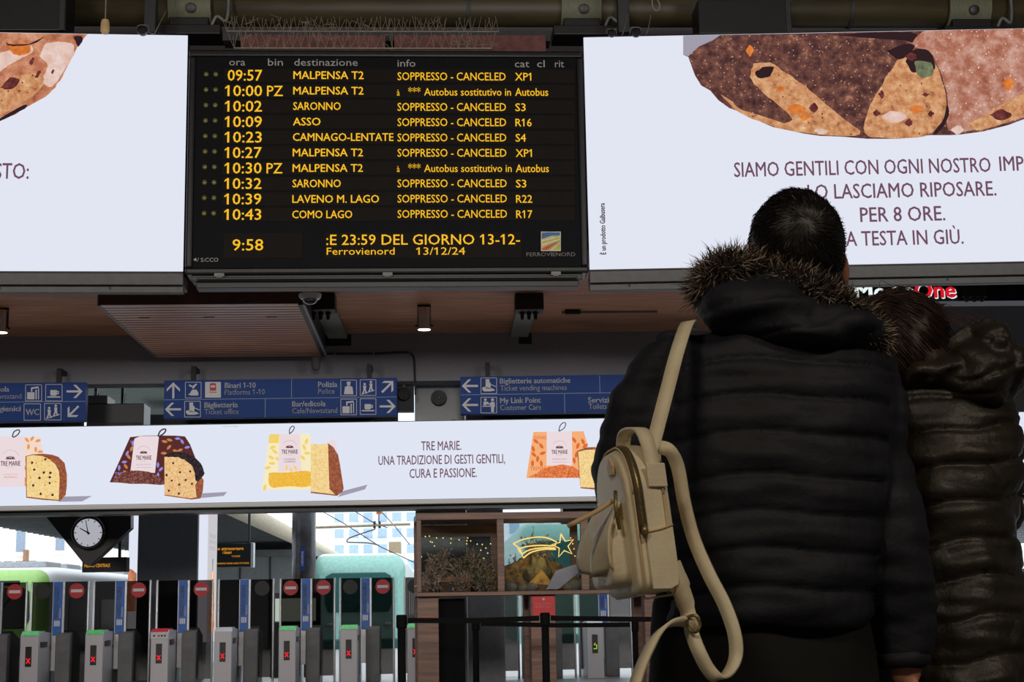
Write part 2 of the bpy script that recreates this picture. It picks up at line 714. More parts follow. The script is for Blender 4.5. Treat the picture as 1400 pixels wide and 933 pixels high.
for k, (tm, bi, de, dw, inf, cat_, cw) in enumerate(ROWS):
    y = 109.4 + 21.18 * k
    yi = 109.0 + 20.92 * k
    sh = -0.14 * k
    r = MB()
    r.use(M_strip)
    x0, x1 = 306 + sh * 3, 786
    ym = (y + yi) / 2 - 6.5
    u0_, u1_ = pu(BD, x0, ym), pu(BD, x1, ym)
    v0_, v1_ = pv(BD, 540, ym + 9), pv(BD, 540, ym - 9)
    r.box(u0_, u1_, 0.024, 0.032, v0_, v1_)
    r.use(M_gold_txt)
    panel_text(r, BD, tm, 311 + sh, 358 + sh, y, 14.6, 0.018, 0.008)
    if bi:
        panel_text(r, BD, bi, 365 + sh, 386.5 + sh, y, 14.0, 0.018, 0.004)
    panel_text(r, BD, de, 401 + sh * 1.3, 401 + sh * 1.3 + dw, (y - 2.2), 10.4, 0.018, 0.010)
    if inf == 1:
        panel_text(r, BD, 'SOPPRESSO - CANCELED', 543.5, 691.5 + k * 0.2, yi, 10.6, 0.018, 0.004)
    else:
        panel_text(r, BD, 'à', 542.5, 546.5, yi, 8.5, 0.018)
        panel_text(r, BD, '***', 558, 575, yi, 11.0, 0.018)
        panel_text(r, BD, 'Autobus sostitutivo in', 580, 698.5 + k * 0.2, yi, 10.0, 0.018, 0.004)
    panel_text(r, BD, cat_, 704.5 + k * 0.17, 704.5 + k * 0.17 + cw, yi + 0.3, 10.4, 0.018, 0.006)
    r.build('departure_row', None, t)['label'] = f'amber departure row {tm} {de.title()}'
    for q in range(2):
        lu, lv = BD.uv(281.5 + 13 * q - 0.33 * k, 100.3 + 21.18 * k)
        MB().ell((lu, 0.026, lv), 0.026, 0.016, 0.026, 12, 8).build('indicator_lamp', M_lampd, t, True)
r = MB()
r.use(M_strip)
r.box(pu(BD, 305, 335), pu(BD, 413, 335), 0.024, 0.032, pv(BD, 360, 352), pv(BD, 360, 318))
r.use(M_gold_txt)
panel_text(r, BD, '9:58', 317.5, 359.5, 342, 15.2, 0.018, 0.006)
r.build('clock_display', None, t)['label'] = 'amber clock display reading 9:58'
r = MB()
r.use(M_strip)
r.box(pu(BD, 444, 335), pu(BD, 713, 335), 0.024, 0.032, pv(BD, 580, 352), pv(BD, 580, 317))
r.use(M_gold_txt)
panel_text(r, BD, ':E 23:59 DEL GIORNO 13-12-', 446, 711, 334, 13.8, 0.018, 0.006)
panel_text(r, BD, 'Ferrovienord', 446.5, 539.5, 347.8, 9.6, 0.018, 0.0)
panel_text(r, BD, '13/12/24', 572, 636, 347.8, 10.0, 0.018, 0.0)
r.build('message_display', None, t)['label'] = 'amber running message display with date 13/12/24'
r = MB()
lg = {'w': mat('logo_cream', (196, 190, 170), 0.5), 'b': mat('logo_blue', (40, 88, 140), 0.5), 'y': mat('logo_yellow', (170, 160, 60), 0.5), 'r': mat('logo_red', (180, 70, 50), 0.5)}
panel_poly(r.use(lg['w']), BD, [(740, 316), (767, 316), (767, 342.5), (740, 342.5)], 0.028)
panel_poly(r.use(lg['y']), BD, [(741, 326), (766, 321), (766, 341.5), (741, 341.5)], 0.025)
panel_poly(r.use(lg['b']), BD, [(741, 317), (766, 317), (766, 321), (754, 322), (741, 326)], 0.024)
panel_poly(r.use(lg['w']), BD, [(741, 327.5), (766, 322.5), (766, 323.5), (741, 329.5)], 0.023)
panel_poly(r.use(lg['w']), BD, [(741, 333.5), (766, 325.5), (766, 327.5), (741, 336)], 0.023)
panel_poly(r.use(lg['r']), BD, [(741, 339), (759, 331), (764, 329.5), (748, 341.5), (741, 341.5)], 0.022)
panel_poly(r.use(lg['w']), BD, [(752, 341.5), (766, 331), (766, 332.5), (755, 341.5)], 0.021)
panel_text(r.use(M_head), BD, 'FERROVIENORD', 720, 787, 349.8, 5.2, 0.022, 0.006)
r.build('railway_logo', None, t)['label'] = 'coloured field emblem over white lettering'
r = MB()
panel_poly(r, BD, [(263.5, 354.5), (268, 352), (268, 357)], 0.022)
panel_text(r, BD, '/ S:CCO', 269, 298, 357.3, 5.2, 0.022)
r.build('maker_mark', M_head, t)
# the ledge with clips under the board
r = MB()
r.box(0.06, w - 0.06, 0.05, 0.28, -0.06, 0.0)
r.box(0.12, w - 0.12, 0.0, 0.04, -0.055, -0.03)
r.box(0.10, w - 0.10, 0.10, 0.3, -0.12, -0.06)
r.build('bottom_rail', M_black, t, bevel=0.006)
for x in (300, 530, 760):
    u_ = pu(BD, x, 374)
    r = MB()
    r.box(u_ - 0.05, u_ + 0.05, -0.02, 0.03, -0.03, 0.01).cyl((u_ - 0.03, -0.01, -0.03), (u_ + 0.03, -0.01, -0.03), 0.014, 8)
    r.build('clip', M_beam, t, bevel=0.004)


# ---- the two big advertising screens
def big_screen(pn, label, u0_, u1_):
    t = thing('led_screen', label, 'advertising screen', matrix=pn.matrix())
    MB().box(u0_ - 0.0, u1_ + 0.0, 0.0, 0.02, 0.0, pn.h).build('lit_panel', M_led, t)
    q = MB()
    q.box(u0_, u1_, 0.02, 0.2, -0.012, pn.h + 0.02)
    q.build('casing', M_blackm, t)
    q = MB()
    q.box(u0_, u1_, 0.03, 0.42, -0.135, -0.012)
    q.box(u0_, u1_, 0.06, 0.16, -0.21, -0.145)
    q.build('lower_casing', M_casing, t, bevel=0.006)
    k = u0_ + 0.4
    while k < u1_ - 0.1:
        MB().ell((k, 0.058, -0.165), 0.012, 0.005, 0.012, 8, 6).build('screw', M_screw, t)
        k += 1.07
    return t


ls = big_screen(LS, 'big white advertising screen left of the board with a bread corner', -2.5, LS.w)
rs = big_screen(RS, 'big white advertising screen right of the board with dark loaf and slogan', 0.0, RS.w + 2.2)

M_crust_d = emis_noise('picture_dark_crust', [(0.28, (46, 28, 32)), (0.45, (88, 56, 54)), (0.58, (128, 84, 72)), (0.72, (214, 150, 118))], 9.0, 0.9, speck=(22, 0.15, (206, 156, 132)), detail=12)
M_crust_l = emis_noise('picture_light_crust', [(0.25, (110, 58, 46)), (0.45, (176, 112, 90)), (0.6, (206, 158, 142)), (0.75, (236, 206, 206))], 6.0, 0.95, detail=12, speck=(20, 0.15, (240, 205, 190)))
M_crumb = emis_noise('picture_crumb', [(0.28, (120, 64, 42)), (0.45, (200, 136, 92)), (0.62, (226, 176, 130)), (0.75, (248, 220, 180))], 11.0, 0.95, speck=(11, 0.10, (104, 52, 38)))
M_pic_dark = emis('picture_dark_hollow', (52, 34, 38), 0.9)
M_pic_green = emis_noise('picture_candied_green', [(0.3, (70, 88, 74)), (0.7, (150, 150, 110))], 12, 0.9)
M_pic_orange = emis_noise('picture_candied_orange', [(0.3, (190, 90, 40)), (0.7, (246, 150, 70))], 12, 0.95)
M_pic_raisin = emis_noise('picture_raisin', [(0.3, (60, 28, 32)), (0.7, (140, 70, 66))], 14, 0.9)
M_pic_pale = emis_noise('picture_pale_crust', [(0.3, (214, 160, 130)), (0.7, (244, 226, 222))], 5, 0.95)

# right loaf
q = MB()
out_r = [(934, 47), (934, 75), (941, 78), (950, 103), (958.6, 117), (971, 124), (982, 137), (997, 148), (1014, 154), (1036, 165), (1057, 174), (1100, 183),
         (1121, 186), (1150, 187), (1186, 190), (1229, 190), (1271, 185), (1300, 185), (1314, 184), (1344, 180), (1379, 171), (1400, 163), (1440, 150), (1500, 120), (1520, 36)]
q.use(M_crust_d)
top = pn_h = RS.h


def rs_clip(pts, off):
    """Polygon in pixels, kept below the screen's top edge."""
    r_ = []
    for x, y in pts:
        u_, v_ = RS.uv(x, y)
        r_.append((u_, off, min(v_, RS.h - 0.004)))
    return r_


q.flat(rs_clip(out_r, -0.002))
q.use(M_led_grey).flat(rs_clip([(934, 45), (985, 45), (975, 55), (955, 64), (941, 77), (934, 75)], -0.004))
q.use(M_crust_l).flat(rs_clip(blob_poly([(1245, 62), (1262, 44), (1300, 40), (1520, 30), (1515, 100), (1440, 148), (1400, 160), (1350, 174), (1298, 180), (1296, 140), (1284, 95), (1270, 72)], 1.2, 4, 3), -0.005))
q.use(M_crumb).flat(rs_clip(blob_poly([(1030, 88), (1052, 86), (1075, 100), (1100, 118), (1128, 142), (1152, 162), (1176, 184), (1120, 185), (1062, 173), (1084, 164), (1062, 142), (1040, 124), (1026, 106)], 1.0, 4, 4), -0.006))
q.flat(rs_clip(blob_poly([(1226, 82), (1206, 115), (1190, 145), (1182, 183), (1230, 189), (1272, 183), (1293, 160), (1293, 138), (1285, 100), (1270, 76), (1248, 70)], 1.0, 4, 5), -0.007))
q.flat(rs_clip(blob_poly([(1318, 172), (1345, 158), (1375, 140), (1400, 128), (1450, 110), (1450, 140), (1400, 158), (1345, 178)], 1.0, 4, 6), -0.007))
q.flat(rs_clip(blob_poly([(985, 130), (1000, 138), (1014, 150), (1062, 166), (1100, 176), (1100, 182), (1050, 171), (1010, 153)], 0.8, 4, 7), -0.006))
q.use(M_pic_dark)
q.flat(rs_clip(blob_poly([(1238, 84), (1250, 68), (1270, 70), (1278, 86), (1276, 96), (1258, 98), (1246, 98)], 0.8, 4, 8), -0.009))
q.flat(rs_clip(blob_poly([(1212, 70), (1240, 60), (1250, 66), (1230, 82)], 0.6, 4, 9), -0.009))
q.flat(rs_clip(blob_poly([(1294, 140), (1297, 158), (1284, 180), (1275, 184), (1290, 162)], 0.5, 4, 10), -0.009))
q.flat(rs_clip(blob_poly([(1042, 92), (1058, 92), (1052, 104), (1040, 108), (1032, 100)], 0.8, 4, 11), -0.008))
q.flat(rs_clip(blob_poly([(1132, 48), (1245, 44), (1250, 62), (1238, 56)], 0.6, 4, 31), -0.004))
q.use(M_pic_green).flat(rs_clip(blob_poly([(1250, 84), (1272, 86), (1276, 102), (1262, 107), (1253, 100)], 0.8, 4, 12), -0.011))
q.use(M_pic_orange)
for x, y, rx, ry in ((1252, 150, 10, 6), (1088, 150, 14, 7), (1378, 115, 8, 9), (1066, 122, 6, 4), (1100, 160, 8, 5), (1025, 70, 5, 8)):
    q.flat(rs_clip(blob_poly([(x - rx, y), (x, y - ry), (x + rx, y), (x, y + ry)], 1.0, 4, int(x)), -0.011))
q.use(M_pic_raisin)
for x, y, rx, ry in ((1242, 168, 6, 5), (1368, 158, 15, 8), (1198, 155, 5, 5), (1265, 130, 6, 3), (1272, 156, 4, 4), (1245, 78, 8, 6), (1112, 148, 6, 7), (1205, 130, 4, 6)):
    q.flat(rs_clip(blob_poly([(x - rx, y), (x, y - ry), (x + rx, y), (x, y + ry)], 1.0, 4, int(x) + 5), -0.012))
q.use(M_pic_pale)
for x, y, rx, ry in ((1308, 178, 9, 6), (1122, 180, 10, 4), (1222, 160, 18, 8)):
    q.flat(rs_clip(blob_poly([(x - rx, y), (x, y - ry), (x + rx, y), (x, y + ry)], 1.0, 4, int(x) + 9), -0.010))
q.build('loaf_picture', None, rs, fix=False)['label'] = 'picture of the underside of a dark crusted loaf with candied fruit'
q = MB()
for s, x0, x1, yb in (('SIAMO GENTILI CON OGNI NOSTRO', 1004, 1355, 238.7), ('IMPASTO.', 1367, 1462, 233), ('LO LASCIAMO RIPOSARE.', 1104.5, 1362.5, 270),
                      ('PER 8 ORE.', 1176.5, 1292.5, 302.6), ('A TESTA IN GIÙ.', 1157, 1317.5, 335)):
    q = MB()
    panel_text(q, RS, s, x0, x1, yb, 19.6, -0.003, 0.012)
    q.build('slogan_line', M_plum, rs)['label'] = 'plum slogan line ' + s.title()
q = MB()
ua, va = RS.uv(828.5, 348)
_, vb = RS.uv(828.5, 278)
uc, _ = RS.uv(821.5, 348)
put_text(q, 'È un prodotto Galbusera', 0, vb - va, 0, (ua - uc), bold=0.035, axis=lambda u, v: (ua - v, -0.003, va + u))
q.build('small_print', emis('led_dark_lettering', (60, 50, 60), 1.0), rs)
# left loaf corner
q = MB()


def ls_clip(pts, off):
    r_ = []
    for x, y in pts:
        u_, v_ = LS.uv(x, y)
        r_.append((u_, off, min(v_, LS.h - 0.004)))
    return r_


M_crust_m = emis_noise('picture_brown_crust', [(0.25, (110, 56, 40)), (0.42, (178, 104, 76)), (0.58, (214, 150, 116)), (0.8, (240, 210, 190))], 5.0, 0.95, speck=(30, 0.11, (120, 60, 46)))
q.use(M_crust_m).flat(ls_clip(blob_poly([(-150, 36), (0, 36), (110, 40), (113, 55), (107, 63), (101, 75), (85, 105), (67, 128), (33, 148), (0, 164), (-150, 200)], 0.8, 5, 13), -0.002))
q.use(M_pic_pale)
q.flat(ls_clip(blob_poly([(-20, 80), (20, 66), (40, 62), (45, 72), (20, 84), (-20, 110)], 1, 4, 14), -0.004))
q.flat(ls_clip(blob_poly([(62, 60), (95, 58), (101, 72), (86, 100), (70, 118), (58, 110), (66, 90), (55, 78)], 1, 4, 15), -0.004))
q.use(M_crumb).flat(ls_clip(blob_poly([(20, 104), (52, 100), (60, 112), (50, 128), (20, 146), (-10, 160), (-10, 128)], 1, 4, 16), -0.005))
q.use(M_pic_orange).flat(ls_clip(blob_poly([(8, 62), (38, 60), (40, 72), (22, 76)], 1, 4, 17), -0.006))
q.use(M_pic_raisin)
for x, y, rx, ry in ((14, 115, 14, 8), (44, 84, 4, 5), (72, 98, 3, 3), (52, 102, 4, 5)):
    q.flat(ls_clip(blob_poly([(x - rx, y + ry * 0.6), (x, y - ry), (x + rx, y - ry * 0.6), (x, y + ry)], 0.8, 4, int(x) + 20), -0.007))
q.use(M_pic_dark)
q.flat(ls_clip(blob_poly([(10, 56), (14, 61), (45, 60), (58, 52), (62, 50), (50, 58), (30, 63), (10, 62)], 0.6, 4, 21), -0.007))
q.flat(ls_clip(blob_poly([(100, 50), (111, 50), (113, 56), (107, 64), (104, 58)], 0.4, 4, 22), -0.007))
q.flat(ls_clip(blob_poly([(0, 162), (33, 144), (34, 149), (0, 166)], 0.4, 4, 23), -0.007))
q.build('loaf_picture', None, ls, fix=False)['label'] = 'picture of the bottom corner of a sliced loaf'
q = MB()
panel_text(q, LS, 'STO:', -7, 39, 244.5, 21, -0.003, 0.012)
q.build('slogan', M_plum, ls)['label'] = 'plum end of a slogan, STO and colon'

# ================================================================ PIPES AND BOXES ABOVE THE SCREENS
pa, pb = P(0, 14, 16.2), P(1400, 14, 16.2)
zc = (P(520, 12, 16.2).z)
t = thing('overhead_pipe', 'thick olive brown pipe running along above the board and screens', 'pipe', (0, 16.2, zc))
MB().cyl((-9, 0, 0), (13, 0, 0), 0.2, 32).build('tube', M_pipe, t, True)
for x in (-60, 640, 1160):
    xx = P(x, 14, 16.2).x
    MB().cyl((xx - 0.02, 0, 0), (xx + 0.02, 0, 0), 0.212, 32).build('joint', M_dark, t, 'auto')
for i, (xa, xb, lab) in enumerate(((224, 284, 'olive collar clamping the overhead pipe above the left end of the board'), (770, 826, 'olive collar clamping the overhead pipe above the right end of the board'),
                                   (1308, 1366, 'olive collar clamping the overhead pipe above the dark loaf picture'))):
    xm = (xa + xb) / 2
    p = P(xm, 10, 15.75)
    hw = (P(xb, 10, 15.75) - P(xa, 10, 15.75)).length / 2
    t = thing('pipe_collar', lab, 'pipe collar', (p.x, 16.2, zc), group='collars on the overhead pipe')
    q = MB()
    rings = []
    for k in range(13):
        a = math.radians(-150 + 25 * k)
        rings.append([(sx * hw, math.cos(a) * rr * -1, math.sin(a) * rr) for sx, rr in ((-1, 0.225), (1, 0.225), (1, 0.275), (-1, 0.275))])
    q.loft(rings)
    q.build('band', M_collar, t, 'auto', 0.006)
    MB().cyl((0.1 * hw, -0.262, -0.1), (0.1 * hw, -0.29, -0.11), 0.055, 20).build('hole_rim', M_black, t, True, 0.006)
    q = MB()
    q.box(-hw - 0.1, hw + 0.12, -0.32, 0.05, -0.42, -0.31).box(-hw + 0.02, hw - 0.02, -0.25, -0.1, -0.32, -0.2)
    q.build('saddle', M_black, t, False, 0.01)
    MB().tube(smooth_path([(hw + 0.02, -0.3, -0.33), (hw + 0.08, -0.32, -0.22), (hw + 0.18, -0.3, -0.26), (hw + 0.2, -0.3, 0.0), (hw + 0.16, -0.28, 0.2)]), 0.018, 8).build('cable', M_beam, t, True)
# dark beam behind the bird spikes
zb0, zb1 = P(520, 57, 15.75).z, P(520, 43, 15.75).z
struct_box('trim_1', (P(305, 50, 15.75).x, P(752, 50, 15.75).x, 15.72, 15.95, zb0, zb1), M_dark)
for x0, x1, lab in ((329, 527, 'dusty red brick strip above the left half of the board'), (539, 746, 'dusty red brick strip above the right half of the board')):
    a, c = P(x0, 66, 15.6), P(x1, 59, 15.6)
    tag(MB().box(a.x, c.x, 15.58, 15.72, a.z - 0.08, zb0 + 0.01).build('brick_strip', M_red_strip, None, bevel=0.004), lab, 'strip', 'red strips above the board')


def spikes(y_top, y_bot, Y, x0, x1, n, label):
    """Bird spikes: a rail with wires fanning up from it."""
    t = thing('bird_spikes', label, 'bird spikes', P((x0 + x1) / 2, y_bot, Y), group='bird spike strips')
    o = t.location
    rnd = random.Random(int(y_top))
    a, c = P(x0, y_bot, Y) - o, P(x1, y_bot, Y) - o
    hgt = (P(x0, y_top, Y) - P(x0, y_bot, Y)).length
    MB().box(a.x, c.x, -0.02, 0.02, -0.012, 0.0).build('rail', M_wire, t)
    q = MB()
    for k in range(n):
        f = k / (n - 1)
        p = a.lerp(c, f)
        p.z = 0
        for dx in (-0.045, 0.0, 0.05):
            if rnd.random() < 0.85:
                hh = hgt * rnd.uniform(0.75, 1.1)
                q.tube([p, p + Vector((dx + rnd.uniform(-.02, .02), rnd.uniform(-.03, .01), hh))], 0.0028, 4)
    q.build('wires', M_wire, t)['kind'] = 'stuff'
    # webs and fluff caught in it
    q = MB()
    for k in range(26):
        f = rnd.random()
        p = a.lerp(c, f)
        p.z = hgt * rnd.uniform(0.0, 0.8)
        q.tube(smooth_path([p, p + Vector((rnd.uniform(-.1, .1), 0, rnd.uniform(-.06, .06))), p + Vector((rnd.uniform(-.16, .16), -0.02, rnd.uniform(-.1, .1)))], 3), 0.0022, 4)
    q.build('cobwebs', M_wire, t)['kind'] = 'stuff'


spikes(24, 43, 15.73, 310, 682, 40, 'upper row of bird spikes in front of the overhead pipe')
spikes(45, 66, 15.1, 320, 672, 32, 'lower row of bird spikes standing on top of the board')

# dark boxes
for x0, x1, y0, y1, Y, lab in ((-120, 92, -40, 41, 15.4, 'black casing above the left screen in the top corner'), (956, 1081, 0, 46, 15.5, 'black casing with a light top edge above the dark loaf picture')):
    a, c = P(x0, y1, Y), P(x1, y0, Y)
    t = thing('black_casing', lab, 'casing', a)
    wd, hg = c.x - a.x, c.z - a.z
    MB().box(0, wd, 0, 0.4, 0.0, hg).build('body', M_black, t, bevel=0.01)
    q = MB().box(-0.01, wd + 0.01, -0.015, 0.41, hg, hg + 0.02)
    q.build('lid', M_trim, t, bevel=0.003)
    MB().box(wd - 0.06, wd - 0.01, -0.012, 0.0, 0.0, hg).build('flange', M_dark, t)
# vertical hangers behind
for i, x in enumerate((206, 852)):
    p = P(x, 20, 15.5)
    tag(MB().box(p.x - 0.06, p.x + 0.06, 15.45, 15.6, P(x, 46, 15.5).z, 9.3).build('hanger', M_dark, None, bevel=0.006),
        ['dark steel hanger over the corner of the left screen', 'dark steel hanger over the corner of the right screen'][i], 'hanger', 'steel hangers')
# small spotlights and cable weights on the top edges of the screens
for x, y, Y, s, lab in ((195, 42, 14.98, 1.0, 'small black spotlight on the top edge of the left screen'), (869, 45, 14.98, 1.0, 'right one of two small black spotlights on the right screen'),
                        (836, 46, 15.0, 0.85, 'left one of two small black spotlights on the right screen')):
    p = P(x, y, Y)
    t = thing('spotlight', lab, 'spotlight', p, group='small spotlights on the screens')
    MB().tube([(0, -0.05, -0.01), (0, -0.04, -0.01), (0, 0.02, 0.0), (0, 0.07, 0.02)], [0.045 * s, 0.052 * s, 0.05 * s, 0.03 * s], 16).build('head', M_blackm, t, 'auto')
    MB().tube(smooth_path([(-0.055 * s, 0, 0), (-0.05 * s, 0.02, 0.06 * s), (0, 0.04, 0.075 * s), (0.05 * s, 0.02, 0.06 * s), (0.055 * s, 0, 0)]), 0.008, 6).build('bracket', M_beam, t, True)
    MB().tube(smooth_path([(0.02, 0.06, 0.02), (0.1, 0.08, 0.0), (0.14, 0.06, 0.06), (0.2, 0.2, 0.3)]), 0.006, 6).build('cable', M_beam, t, True)
for x, y0, y1, Y, lab in ((144, 26, 46, 14.95, 'pale wooden pull weight hanging on a cord over the left screen'),):
    a, c = P(x, y1, Y), P(x, y0, Y)
    t = thing('pull_weight', lab, 'cord weight', c)
    hh = c.z - a.z
    MB().tube([(0, 0, 0), (0, 0, -0.012), (0, 0, -hh * 0.35), (0, 0, -hh * 0.85), (0, 0, -hh)], [0.015, 0.036, 0.045, 0.045, 0.03], 14).build('weight', mat('old_wood', (178, 150, 104), 0.7), t, 'auto')
    MB().cyl((0, 0, 0), (0, 0, 1.2), 0.007, 6).build('cord', M_wire, t)
p = P(894, 0, 15.3)
t = tag(MB().tube(smooth_path([p + Vector((-.03, 0, .5)), p + Vector((-.02, 0, 0)), p + Vector((-.01, 0, -.09)), p + Vector((.035, 0, -.12)), p + Vector((.06, 0, -.05)), p + Vector((.0, 0, .06))]), 0.008, 6).build('cable_loop', M_wire, None, True),
        'pale loop of cable hanging down over the right screen', 'cable')

# ================================================================ UNDER THE SCREENS: WOOD, BRACKETS, LAMPS
# the lower wooden panel
z_lp = z_wood - 0.38
c1, c2, c3, c4 = PZ(134, 418, z_lp), PZ(405, 417.5, z_lp), PZ(443, 489, z_lp), PZ(216, 487, z_lp)
x0, x1 = (c1.x + c4.x) / 2, (c2.x + c3.x) / 2
y0, y1 = c1.y, (c3.y + c4.y) / 2
t = thing('wooden_panel', 'lowered slatted wooden ceiling panel below the departure board', 'ceiling panel', (x0, y0, z_lp))
MB().box(0, x1 - x0, 0.0, y1 - y0, 0, 0.05).build('slatted_underside', M_wood, t)
MB().box(-0.006, x1 - x0 + 0.006, -0.03, 0.0, 0.0, 0.3).build('front_board', mat('dark_wood_edge', (84, 56, 50), 0.5), t)
MB().box(x1 - x0, x1 - x0 + 0.05, 0, y1 - y0, -0.01, 0.3).build('side_strip', M_dark, t)
MB().box(x1 - x0 + 0.05, x1 - x0 + 0.075, 0, y1 - y0, -0.01, 0.02).build('edge_strip', M_trim, t)
MB().box(-0.03, 0.0, 0, y1 - y0, -0.005, 0.3).build('left_strip', M_beam, t)
q = MB()
n = 24
for k in range(1, n):
    yy = (y1 - y0) * k / n
    q.box(0, x1 - x0, yy - 0.004, yy + 0.004, -0.003, 0.0)
q.build('grooves', mat('groove_dark', (52, 34, 28), 0.7), t)
for k, f in enumerate((0.16, 0.5, 0.83)):
    MB().box((x1 - x0) * f - 0.06, (x1 - x0) * f + 0.06, (y1 - y0) * 0.2, (y1 - y0) * 0.2 + 0.03, -0.008, -0.001).build('slot', M_black, t)
# pipe stub hanging below the panel end
p = P(432, 488, 20.2)
t = tag(MB().tube([p + Vector((0, 0, 0.2)), p, p + Vector((0, 0, -0.12)), p + Vector((0, 0, -0.17)), p + Vector((0, 0, -0.19))], [0.06, 0.06, 0.06, 0.045, 0.01], 16).build('pipe_stub', M_concrete, None, 'auto'),
        'short grey capped pipe end on the wall beside the wooden panel', 'pipe')
# cable along the wall with clips
pth = [P(445, 484, WALL_Y - 0.03), P(480, 484, WALL_Y - 0.03), P(520, 483.5, WALL_Y - 0.03), P(555, 482, WALL_Y - 0.03), P(563, 485, WALL_Y - 0.03), P(566, 492, WALL_Y - 0.03), P(567, 512, WALL_Y - 0.03), P(568, 540, WALL_Y - 0.03)]
t = thing('wall_cable', 'dark cable running along the grey wall and down beside the blue sign', 'cable', (0, 0, 0))
MB().tube(smooth_path(pth), 0.014, 8).build('cable', M_dark, t, True)
for x in (458, 511, 560):
    p = P(x, 483.5, WALL_Y - 0.04)
    MB().box(p.x - 0.008, p.x + 0.008, p.y - 0.01, p.y + 0.03, p.z - 0.03, p.z + 0.03).build('clip', M_trim, t)


def bracket(xt, xb, wpx, yt, yb, label):
    """A grey steel channel under the wood with a dark cable box and three glands at its near end."""
    a, c = PZ(xt, yt, z_wood - 0.05), PZ(xb, yb, z_wood - 0.05)
    wd = wpx / 2087 * a.y / 2
    t = thing('steel_bracket', label, 'bracket', (a.x, a.y, z_wood - 0.004), group='steel brackets under the wooden ceiling')
    dx, dy = c.x - a.x, c.y - a.y
    ang = -math.atan2(dx, dy)
    t.rotation_euler = (0, 0, ang)
    ln = math.hypot(dx, dy)
    q = MB()
    q.box(-wd, wd, 0, ln, -0.06, -0.02).box(-wd, -wd + 0.03, 0, ln, -0.02, 0).box(wd - 0.03, wd, 0, ln, -0.02, 0)
    q.build('channel', M_bracket, t, bevel=0.006)
    q = MB().box(-wd - 0.05, wd + 0.05, ln, ln + 0.08, -0.16, 0.0)
    q.build('foot', M_black, t, bevel=0.006)
    MB().box(-wd - 0.05, wd + 0.05, -0.3, -0.02, -0.2, 0).build('cable_box', M_black, t, bevel=0.01)
    for k in (-1, 0, 1):
        MB().tube([(k * wd * 0.66, -0.12, -0.2), (k * wd * 0.66, -0.12, -0.225), (k * wd * 0.66, -0.12, -0.23), (k * wd * 0.66, -0.12, -0.29)], [0.034, 0.034, 0.024, 0.02], 10).build('cable_gland', M_black, t, 'auto')
    return t


bracket(440, 462, 30, 413, 462, 'grey steel bracket beside the lowered wooden panel and dome camera')
bracket(722, 710, 28, 413, 460, 'grey steel bracket under the wooden ceiling right of the ceiling spotlight')
p = P(1330, 408, 16.19)
t = thing('cable_box', 'dark cable box with three glands on the black beam right of the lettered sign', 'cable box', p)
wq = 18 / 2087 * 16.2
MB().box(-wq, wq, -0.08, 0.01, 0.0, 0.15).build('box', M_dark, t, bevel=0.008)
for k in (-1, 0, 1):
    MB().tube([(k * wq * 0.6, -0.04, 0.0), (k * wq * 0.6, -0.04, -0.02), (k * wq * 0.6, -0.04, -0.025), (k * wq * 0.6, -0.04, -0.05)], [0.03, 0.03, 0.022, 0.018], 10).build('cable_gland', M_dark, t, 'auto')

# dome camera
p = P(424, 407, y0 - 0.2)
t = thing('dome_camera', 'white dome camera below the board at the wooden panel corner', 'camera', p)
MB().tube([(0, 0, 0.04), (0, 0, 0.035), (0, 0, 0.0), (0, 0, -0.02)], [0.12, 0.125, 0.12, 0.10], 24).build('housing', M_white, t, 'auto')
MB().ell((0, 0, -0.02), 0.085, 0.085, 0.06, 20, 12).build('dome', glass_mat('dome_glass', (120, 120, 124), 0.2), t, True)
MB().tube([(0, 0, -0.02), (0, 0, -0.025)], [0.1, 0.092], 24).build('ring', M_post, t, 'auto')
MB().ell((0, 0, -0.02), 0.04, 0.04, 0.035, 12, 8).build('lens', M_black, t, True)
MB().box(-0.03, 0.03, -0.03, 0.03, 0.04, z_wood - p.z).build('stem', M_beam, t)

# ceiling spotlights
M_lamp = emis('lamp_glow', (255, 240, 205), 5.0)


def downlight(px, py, label):
    p = P(px, py, 18.6)
    t = thing('ceiling_spotlight', label, 'spotlight', p, group='cylinder spotlights under the wooden ceiling')
    top = z_wood - p.z
    MB().tube([(0, 0, 0.0), (0, 0, 0.02), (0, 0, 0.03), (0, 0, 0.26), (0, 0, 0.28)], [0.088, 0.088, 0.07, 0.07, 0.06], 24).build('can', M_post, t, 'auto')
    MB().cyl((0, 0, 0.003), (0, 0, -0.003), 0.076, 24).build('lens', M_lamp, t)
    q = MB()
    q.box(-0.085, -0.075, -0.02, 0.02, 0.05, top).box(0.075, 0.085, -0.02, 0.02, 0.05, top).box(-0.085, 0.085, -0.02, 0.02, top - 0.02, top)
    q.build('yoke', M_blackm, t)
    for s in (-1, 1):
        MB().tube([(s * 0.085, 0, 0.05), (s * 0.11, 0, 0.05)], [0.012, 0.012], 8).build('knob', M_black, t, True)
    MB().tube(smooth_path([(0.02, 0, 0.28), (0.04, 0, 0.33), (0.0, 0, 0.36), (0.05, 0.0, top)]), 0.007, 6).build('cable', M_black, t, True)
    ld = D.lights.new('spot', 'SPOT')
    ld.energy = SPOT_W
    ld.color = (1, 0.85, 0.62)
    ld.spot_size = math.radians(80)
    ld.spot_blend = 0.6
    ld.shadow_soft_size = 0.06
    lo = D.objects.new('spot', ld)
    COL.objects.link(lo)
    lo.parent = t
    lo.location = (0, 0, -0.02)


downlight(580, 451, 'glowing cylinder spotlight under the wooden ceiling above the blue signs')
downlight(1, 455, 'glowing cylinder spotlight cut by the left edge of the photo')
